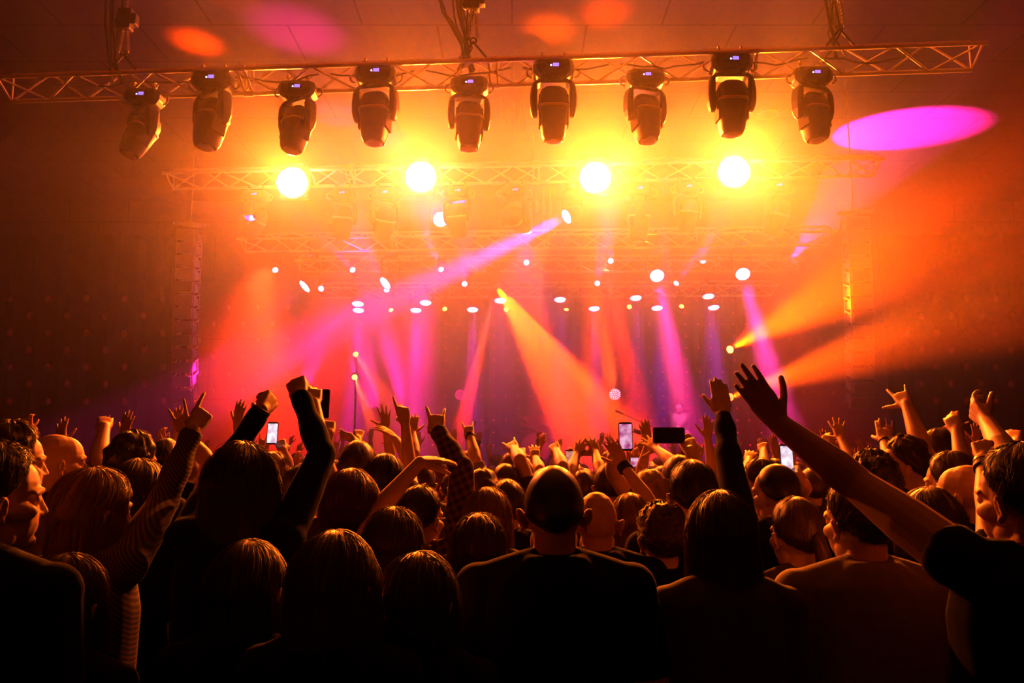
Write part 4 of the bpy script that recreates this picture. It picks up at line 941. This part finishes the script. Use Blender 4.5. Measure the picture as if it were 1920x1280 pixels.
q = person('person', 1940, 890, 2.62, 'person beyond the right edge reaching a large relaxed hand to the left', 'short', HD, S1, CB, arms=[A((1888, 856), (1850, 790), (1803, 742), 'relaxed', True, roll=-40)])
q = person('person', 1862, 905, 3.5, 'person hidden behind the right-edge man holding up a bent-fingered hand', 'short', HD, S1, CG, arms=[A((1810, 884), (1794, 808), (1776, 762), 'claw', True)])
q = person('person', 1925, 930, 2.2, 'person behind the right-edge man raising a closed fist with two bracelets', 'short', HD, S1, CB, fem=1, arms=[A((1852, 955), (1845, 858), (1838, 800), 'fist', True)])
band(q, 'L', 'bracelet', BR, .006, .026, .90); band(q, 'L', 'bracelet', RUB, .010, .027, .80)
person('person', 1898, 876, 4.2, 'person at the far right edge with only bent fingers showing above heads', 'short', HM, S1, CG, arms=[A((1915, 870), (1907, 826), (1897, 796), 'claw')])
q = person('person', 1640, 884, 4.2, 'person with a thin wristband raising two straight fingers right of the curly head', 'short', HM, S1, CG, arms=[A((1670, 875), (1658, 826), (1653, 788), 'two')]); band(q, 'R', 'bracelet', RUB, .006, .028, .95)
person('person', 1588, 884, 4.8, 'person raising two open hands left of the curly-haired head', 'short', HM, S1, CG, arms=[A((1562, 880), (1553, 836), (1543, 805), 'claw', True), A((1603, 875), (1578, 824), (1568, 786), 'wide')])
person('person', 1452, 862, 5.2, 'dark round head with a raised fist above the cropped-haired man', 'short', HD, S1, CG, arms=[A((1432, 880), (1432, 846), (1427, 820), 'fist', True)])
person('person', 573, 872, 3.2, 'person hidden by the fist-raising woman, clawing one hand beside a dark phone', 'short', HD, S1, CG, arms=[A((600, 850), (588, 756), (585, 712), 'claw')])
person('person', 640, 868, 4.55, 'person with wavy fair hair waving a limp hand to the left', 'curly', HL, S1, CG, fem=1, arms=[A((690, 856), (664, 824), (630, 808), 'open', roll=-50)])
person('person', 700, 866, 5.05, 'person behind the auburn bob with one small clenched hand up', 'short', HM, S1, CG, arms=[A((682, 870), (670, 822), (676, 796), 'fist', True)])
person('person', 790, 868, 4.6, 'person waving a spread hand just left of the index finger', 'short', HM, S1, CG, arms=[A((770, 868), (742, 824), (708, 796), 'open', True, roll=60)])
person('person', 770, 876, 5.7, 'person whose small fingers rise right behind the index finger', 'short', HM, S1, CG, arms=[A((778, 850), (774, 812), (776, 776), 'open', True)])
PH = [(604, 757, 3.9, 'dark phone held upright beside the black raised sleeves', OFFP, False, (592, 858), (617, 812), (613, 775), (545, 880)),
      (511, 812, 5.2, 'glowing white phone held upright above the fist-raising woman', LITW, False, (540, 872), (530, 842), (520, 815), (520, 872)),
      (1173, 818, 4.3, 'phone showing the pink stage, upright right of the open hands', LITP, False, (1150, 890), (1148, 858), (1162, 825), (1140, 872)),
      (1254, 816, 3.75, 'dark phone held sideways beside the guitarist', OFFP, True, (1306, 888), (1296, 846), (1282, 812), (1272, 856)),
      (1198, 866, 6.2, 'small phone held sideways with a bright pink view', LITP, True, (1228, 890), (1222, 878), (1212, 864), (1230, 876)),
      (1069, 862, 6.0, 'phone with an orange-tinted view held upright above the shaved man', LITO, False, (1085, 895), (1082, 882), (1075, 868), (1096, 880)),
      (881, 890, 5.4, 'small phone with a pink-white screen low beside the plaid sleeve', LITW, False, (870, 925), (874, 912), (879, 896), (850, 885)),
      (1475, 858, 4.6, 'bright phone upright partly behind the long outstretched arm', LITW, False, (1510, 915), (1492, 892), (1482, 866), (1520, 880))]
for (px, py, Y, lab, m_, land, e, w_, h, cr) in PH:
    r_ = person('person', cr[0], cr[1], Y + .22, 'person holding up the ' + lab.split(',')[0].replace(' held', '').replace(' upright', '').replace(' partly behind the long outstretched arm', '').replace(' beside the black raised sleeves', ' left').replace(' above the fist-raising woman', ''), 'short', HD if land else HM, S1, CG,
                arms=[A(e, w_, h, 'grip', left=px < cr[0], wf=False, ef=False)])
    Wp = [a for a in r_[3] if a[8]][0]; tip = Wp[6] + Wp[9].normalized() * .09
    ph = P(px, py, 1) - V((0, 0, CAMZ)); Yp = max(tip.y - .02, Y - .6) ; phone(px, py, tip.y - .015, lab, m_, land, tilt=6)
for (cx, cyy, Y, hs, hm, sh, lab, arms) in (
    (948, 872, 4.45, 'short', HM, CG, 'person spreading a horn sign over the left cymbal', [A((975, 862), (965, 842), (952, 822), 'horns')]),
    (1020, 880, 4.75, 'short', HM, CR, 'person raising one round fist right above the bass drum', [A((1055, 874), (1044, 846), (1032, 824), 'fist')]),
    (985, 884, 5.2, 'short', HD, CG, 'person lifting an open palm in front of the bass drum', [A((1012, 880), (1005, 860), (1001, 832), 'open')]),
    (1092, 884, 4.95, 'short', HM, CG, 'person raising two wide open hands above the bald man', [A((1068, 890), (1082, 852), (1092, 822), 'wide', True), A((1126, 885), (1116, 848), (1110, 818), 'wide')]),
    (1240, 876, 5.0, 'short', HM, CG, 'person reaching an open hand left of the sideways dark phone', [A((1262, 868), (1232, 842), (1210, 820), 'wide')]),
    (978, 866, 5.6, 'short', HD, CG, 'person with a black watch raising a fist left of the bass drum', [A((985, 870), (978, 850), (975, 835), 'fist')]),
    (1412, 872, 4.8, 'short', HM, CG, 'person lifting a flat hand between the clapping arm and cropped-haired man', [A((1400, 890), (1404, 862), (1410, 842), 'open', True)])):
    person('person', cx, cyy, Y, lab, hs, hm, S1, sh, arms=arms)
# ---------------------------------------------------------------- guitarist on the stage
g = person('guitarist', 1274, 772, 14.2, 'fair-haired guitarist in a pale shirt looking down on stage beneath the pink beam', 'short', HL, S1, CW, yaw=205, pitch=-18, body_yaw=190, cat='person', world=(P(1274, 772, 14.2).x, 14.2, 1.0), height=1.72,
           arms=[dict(left=True, E=P(1262, 815, 14.0), W=P(1248, 818, 13.85), D=V((-.3, -.1, .2)), pose='grip'), dict(E=P(1297, 820, 14.1), W=P(1284, 836, 13.9), D=V((-.4, -.1, -.1)), pose='grip')])
gb = P(1276, 838, 13.86); gt = empty('electric_guitar', gb); tag(gt, 'dark red electric guitar held by the guitarist', 'guitar')
mb = MB(); mb.rings([[V((x, y, z)) for x, z in ((.20, -.05), (.16, -.16), (.02, -.12), (-.12, -.15), (-.17, -.03), (-.14, .10), (-.02, .06), (.12, .12), (.19, .06))] for y in (-.02, .025)]); mb.build('guitar_body', SHELL, gt, bevel=.008)
mb = MB(); mb.box((-.42, 0, .16), (.58, .025, .05), rotm(0, 18, 0)); mb.box((-.74, 0, .265), (.14, .02, .075), rotm(0, 18, 0)); mb.build('neck', mat('maple', (.5, .3, .12), .4), gt, smooth=False)
# ---------------------------------------------------------------- rows behind: copies of a few figures
named = [o for o in bpy.data.objects if o.name.startswith('person') and o.parent is None and o.type == 'EMPTY']
taken = [(o.location.x, o.location.y) for o in named]
def proto(lab, hs, hm, sk, sh, arms, fem=0, sleeve='short', length=.3):
    o = V((0, 9, 0)); sw = .15
    al = []
    for (left, ex, ez, wx, wz, dx, pose) in arms:
        g_ = -1 if left else 1
        al.append(dict(left=left, E=V((g_ * ex, 9.16, ez)), W=V((g_ * wx, 9.14, wz)), D=V((g_ * dx, .05, 1)), pose=pose))
    return person('person', 0, 0, 9, lab, hs, hm, sk, sh, world=(0, 9, 0), height=1.74, fem=fem, arms=al, sleeve=sleeve, near=.22, length=length, group='rows of the crowd nearest the stage')[0]
PR = [proto('dark short-haired person in the far rows, arms down', 'short', HD, S1, CG, []),
      proto('light-brown long-haired person in the far rows, arms down', 'long', HL, S1, CR, [], 1),
      proto('brown short-haired person in the far rows raising one open hand', 'short', HM, S1, CG, [(False, .27, 1.70, .22, 1.93, -.1, 'wide')]),
      proto('fair-haired person in the far rows raising both open hands', 'thick', HL, S1, CW, [(False, .28, 1.70, .24, 1.94, .1, 'open'), (True, .28, 1.68, .22, 1.90, .15, 'open')]),
      proto('dark-haired person in the far rows raising one fist', 'thick', HD, S2, CB, [(True, .26, 1.70, .21, 1.94, -.05, 'fist')], sleeve='long'),
      proto('brown long-haired person in the far rows raising one hand', 'long', HM, S1, CG, [(True, .26, 1.66, .18, 1.88, -.2, 'relaxed')], 1),
      proto('bald person in the far rows, arms down', 'bald', None, S1, CG, []),
      proto('brown bob-haired person in the far rows, arms down', 'bob', HM, S1, CW, [], 1, length=.14),
      proto('auburn-haired person in the far rows raising a horn sign', 'short', HR, S1, CB, [(False, .25, 1.69, .20, 1.93, .1, 'horns')]),
      proto('curly-haired person in the far rows waving both hands', 'curly', HM, S1, CR, [(False, .30, 1.62, .30, 1.86, .3, 'wide'), (True, .30, 1.66, .26, 1.90, .2, 'claw')], 1)]
NTH = ['', 'first', 'second', 'third', 'fourth', 'fifth', 'sixth', 'seventh', 'eighth', 'ninth', 'tenth', 'eleventh', 'twelfth', 'thirteenth', 'fourteenth', 'fifteenth', 'sixteenth', 'seventeenth', 'eighteenth', 'nineteenth', 'twentieth', 'next-to-last', 'last', 'very last', 'outermost', 'outermost right']
base_lab = [o['label'].replace(' in the far rows', '').replace(', arms down', '') for o in PR]
used = [False] * len(PR); rr = random.Random(21); Y = 4.9; row = 0
while Y < 12.9:
    lim = min(7.2, Y * .64 + .3); x = -lim + (row % 2) * .35; nth = 0
    while x < lim:
        X = x + rr.uniform(-.14, .14); YY = Y + rr.uniform(-.16, .16); x += .66 if Y < 9 else .78
        if any((X - a) ** 2 + (YY - b) ** 2 < .45 ** 2 for a, b in taken): continue
        if abs(X) > 4.6 and Y < 6.5 and rr.random() < .35: continue
        i = rr.choices(range(len(PR)), [7, 5, 4, 4, 3, 3, 2, 5, 2, 2])[0]; r0 = PR[i]; s_ = rr.uniform(.90, 1.05)
        if used[i]:
            r_ = r0.copy(); col.objects.link(r_)
            for c in r0.children: d = c.copy(); col.objects.link(d); d.parent = r_
        else: r_ = r0; used[i] = True
        r_.location = (X, YY, 0); r_.scale = (s_,) * 3; r_.rotation_euler = (0, 0, R(rr.uniform(-22, 22)))
        taken.append((X, YY)); nth += 1; r_['label'] = base_lab[i] + ', %s from left in the %s far row' % (NTH[nth], NTH[row + 1])
    Y += .74; row += 1
# ---------------------------------------------------------------- haze in front of and over the stage
def haze_box(name, a, b, dens, g, absd, absc):
    hm = bpy.data.materials.new(name); hm.use_nodes = True; nt = hm.node_tree; nt.nodes.clear()
    o = nt.nodes.new('ShaderNodeOutputMaterial'); s = nt.nodes.new('ShaderNodeVolumeScatter')
    s.inputs['Density'].default_value = dens; s.inputs['Anisotropy'].default_value = g
    ab = nt.nodes.new('ShaderNodeVolumeAbsorption'); ab.inputs[0].default_value = (*absc, 1); ab.inputs[1].default_value = absd
    ad = nt.nodes.new('ShaderNodeAddShader'); nt.links.new(s.outputs[0], ad.inputs[0]); nt.links.new(ab.outputs[0], ad.inputs[1]); nt.links.new(ad.outputs[0], o.inputs['Volume'])
    ob = block(name, a, b, hm); tag(ob, kind='stuff'); return ob
hz = haze_box('stage_haze', (-HW + .15, 6.6, .02), (HW - .15, BACK - .05, CEIL - .02), .011, .3, .17, (.90, .08, .66))
tag(hz, 'thin coloured haze hanging over the front of the crowd and the stage', 'haze')
def puff(c, r, dens, g, lab, wob=.25, seed=0, soft=1.0):
    """cloud of smoke that thins out towards its edge"""
    mb = MB(); mb.ell((0, 0, 0), r, nu=40, nv=24); hm = bpy.data.materials.new('haze_puff'); hm.use_nodes = True; nt = hm.node_tree; nt.nodes.clear()
    N = nt.nodes.new; Lk = nt.links.new
    o = N('ShaderNodeOutputMaterial'); s = N('ShaderNodeVolumeScatter'); s.inputs['Anisotropy'].default_value = g
    tc = N('ShaderNodeTexCoord'); mp = N('ShaderNodeVectorMath'); mp.operation = 'DIVIDE'; Lk(tc.outputs['Object'], mp.inputs[0]); mp.inputs[1].default_value = r
    ln = N('ShaderNodeVectorMath'); ln.operation = 'LENGTH'; Lk(mp.outputs[0], ln.inputs[0])
    mr = N('ShaderNodeMapRange'); mr.interpolation_type = 'SMOOTHERSTEP'; mr.inputs['From Min'].default_value = 1.0; mr.inputs['From Max'].default_value = 0.0 if soft == 1 else 1 - soft; mr.inputs['To Min'].default_value = 0; mr.inputs['To Max'].default_value = dens
    Lk(ln.outputs['Value'], mr.inputs['Value']); out = mr.outputs[0]
    if wob:
        nz = N('ShaderNodeTexNoise'); nz.inputs['Scale'].default_value = .55; nz.inputs['Detail'].default_value = 1; nz.noise_dimensions = '3D'
        ad = N('ShaderNodeVectorMath'); ad.inputs[1].default_value = (seed * 3.1, 0, 0); Lk(tc.outputs['Object'], ad.inputs[0]); Lk(ad.outputs[0], nz.inputs['Vector'])
        m2 = N('ShaderNodeMapRange'); m2.inputs['From Min'].default_value = .3; m2.inputs['From Max'].default_value = .7; m2.inputs['To Min'].default_value = 1 - wob; m2.inputs['To Max'].default_value = 1 + wob; Lk(nz.outputs['Fac'], m2.inputs['Value'])
        mu = N('ShaderNodeMath'); mu.operation = 'MULTIPLY'; Lk(out, mu.inputs[0]); Lk(m2.outputs[0], mu.inputs[1]); out = mu.outputs[0]
    Lk(out, s.inputs['Density']); Lk(s.outputs[0], o.inputs['Volume']); ob = mb.build('haze_cloud', hm); ob.location = c; tag(ob, lab, 'haze', kind='stuff')
cy.volume_step_rate = 6; cy.volume_max_steps = 24
puff((.2, 13.4, 4.3), (8.2, 7.2, 4.9), .20, .3, 'wide cloud of haze around the hanging lamps', 0)
puff((-3.3, 16.5, 3.0), (3.4, 3.2, 2.6), .30, .1, 'pink lit smoke drifting over the left half of the stage', .8, 1)
puff((.9, 16.6, 3.2), (5.0, 3.4, 3.0), .12, .15, 'smoke hanging over the drum kit', .6, 3)
puff((4.6, 10.6, 3.9), (4.2, 3.6, 3.0), .12, .2, 'orange lit smoke at the right of the stage', .8, 2)
# ---------------------------------------------------------------- added lights without fixtures: coloured washes through the haze, key lights, ceiling beams
def wash(px, py, Y, tx, ty, tY, c, pw, an, bl=1.0, size=.25): spot('added_wash_light', P(px, py, Y), P(tx, ty, tY), c, pw, an, bl, size)  # bare spot with no lamp body, added to tint the haze
wash(500, 500, 15.6, 430, 800, 16.6, (1, .16, .01), 30000, 80)
wash(640, 505, 16.2, 560, 800, 17.5, (1, .04, .02), 15000, 62)
wash(800, 500, 16.2, 740, 800, 17.5, (1, .03, .18), 7000, 50)
wash(1150, 500, 16.2, 1120, 800, 17.5, (1, .06, .02), 5000, 60)
wash(1450, 500, 16.2, 1500, 800, 17.0, (1, .10, .01), 14000, 62)
wash(800, 520, 16.0, 775, 800, 16.2, MAG, 14000, 20, .8)
spot('added_key_light', P(985, 430, 12.6), P(1003, 832, 17.3), (1, .6, .5), 16000, 7, .8, .08)  # added without a fixture to brighten the drum kit
spot('added_key_light', P(1240, 400, 12.4), P(1275, 800, 14.2), (1, .50, .75), 4500, 6, .8, .08)  # likewise added, brightens the guitarist
wash(1482, 470, 15.8, 1990, -60, 9.6, MAG, 16000, 7, .8)  # separate spot for the pink ray of the last violet beam lamp
for (px, py, tx, ty, c, pw, an) in ((520, 700, 370, 80, ORG, 9000, 7), (760, 760, 560, 60, MAG, 9000, 9), (1150, 740, 1030, 55, AMB, 9000, 7), (1100, 780, 1135, 25, ORG, 9000, 6), (700, 780, 640, 215, MAG, 9000, 9), (560, 760, 720, 260, MAG, 8000, 9), (1280, 780, 1150, 190, AMB, 7000, 6)):
    spot('bare_beam_light', P(px, py, 15.5), PZ(tx, ty, CEIL), c, pw * (2.4 if c is MAG else 6), an * (1.6 if c is MAG else 1.2), 1.0, .15)  # spots without fixtures, added for the coloured patches on the ceiling
spot('bare_beam_light', P(482, 412, 12.4), P(310, 372, 13.0), MAG, 30000, 12, .4, .05)  # bare spot for the pink beam of the leftmost spotlight under the second truss
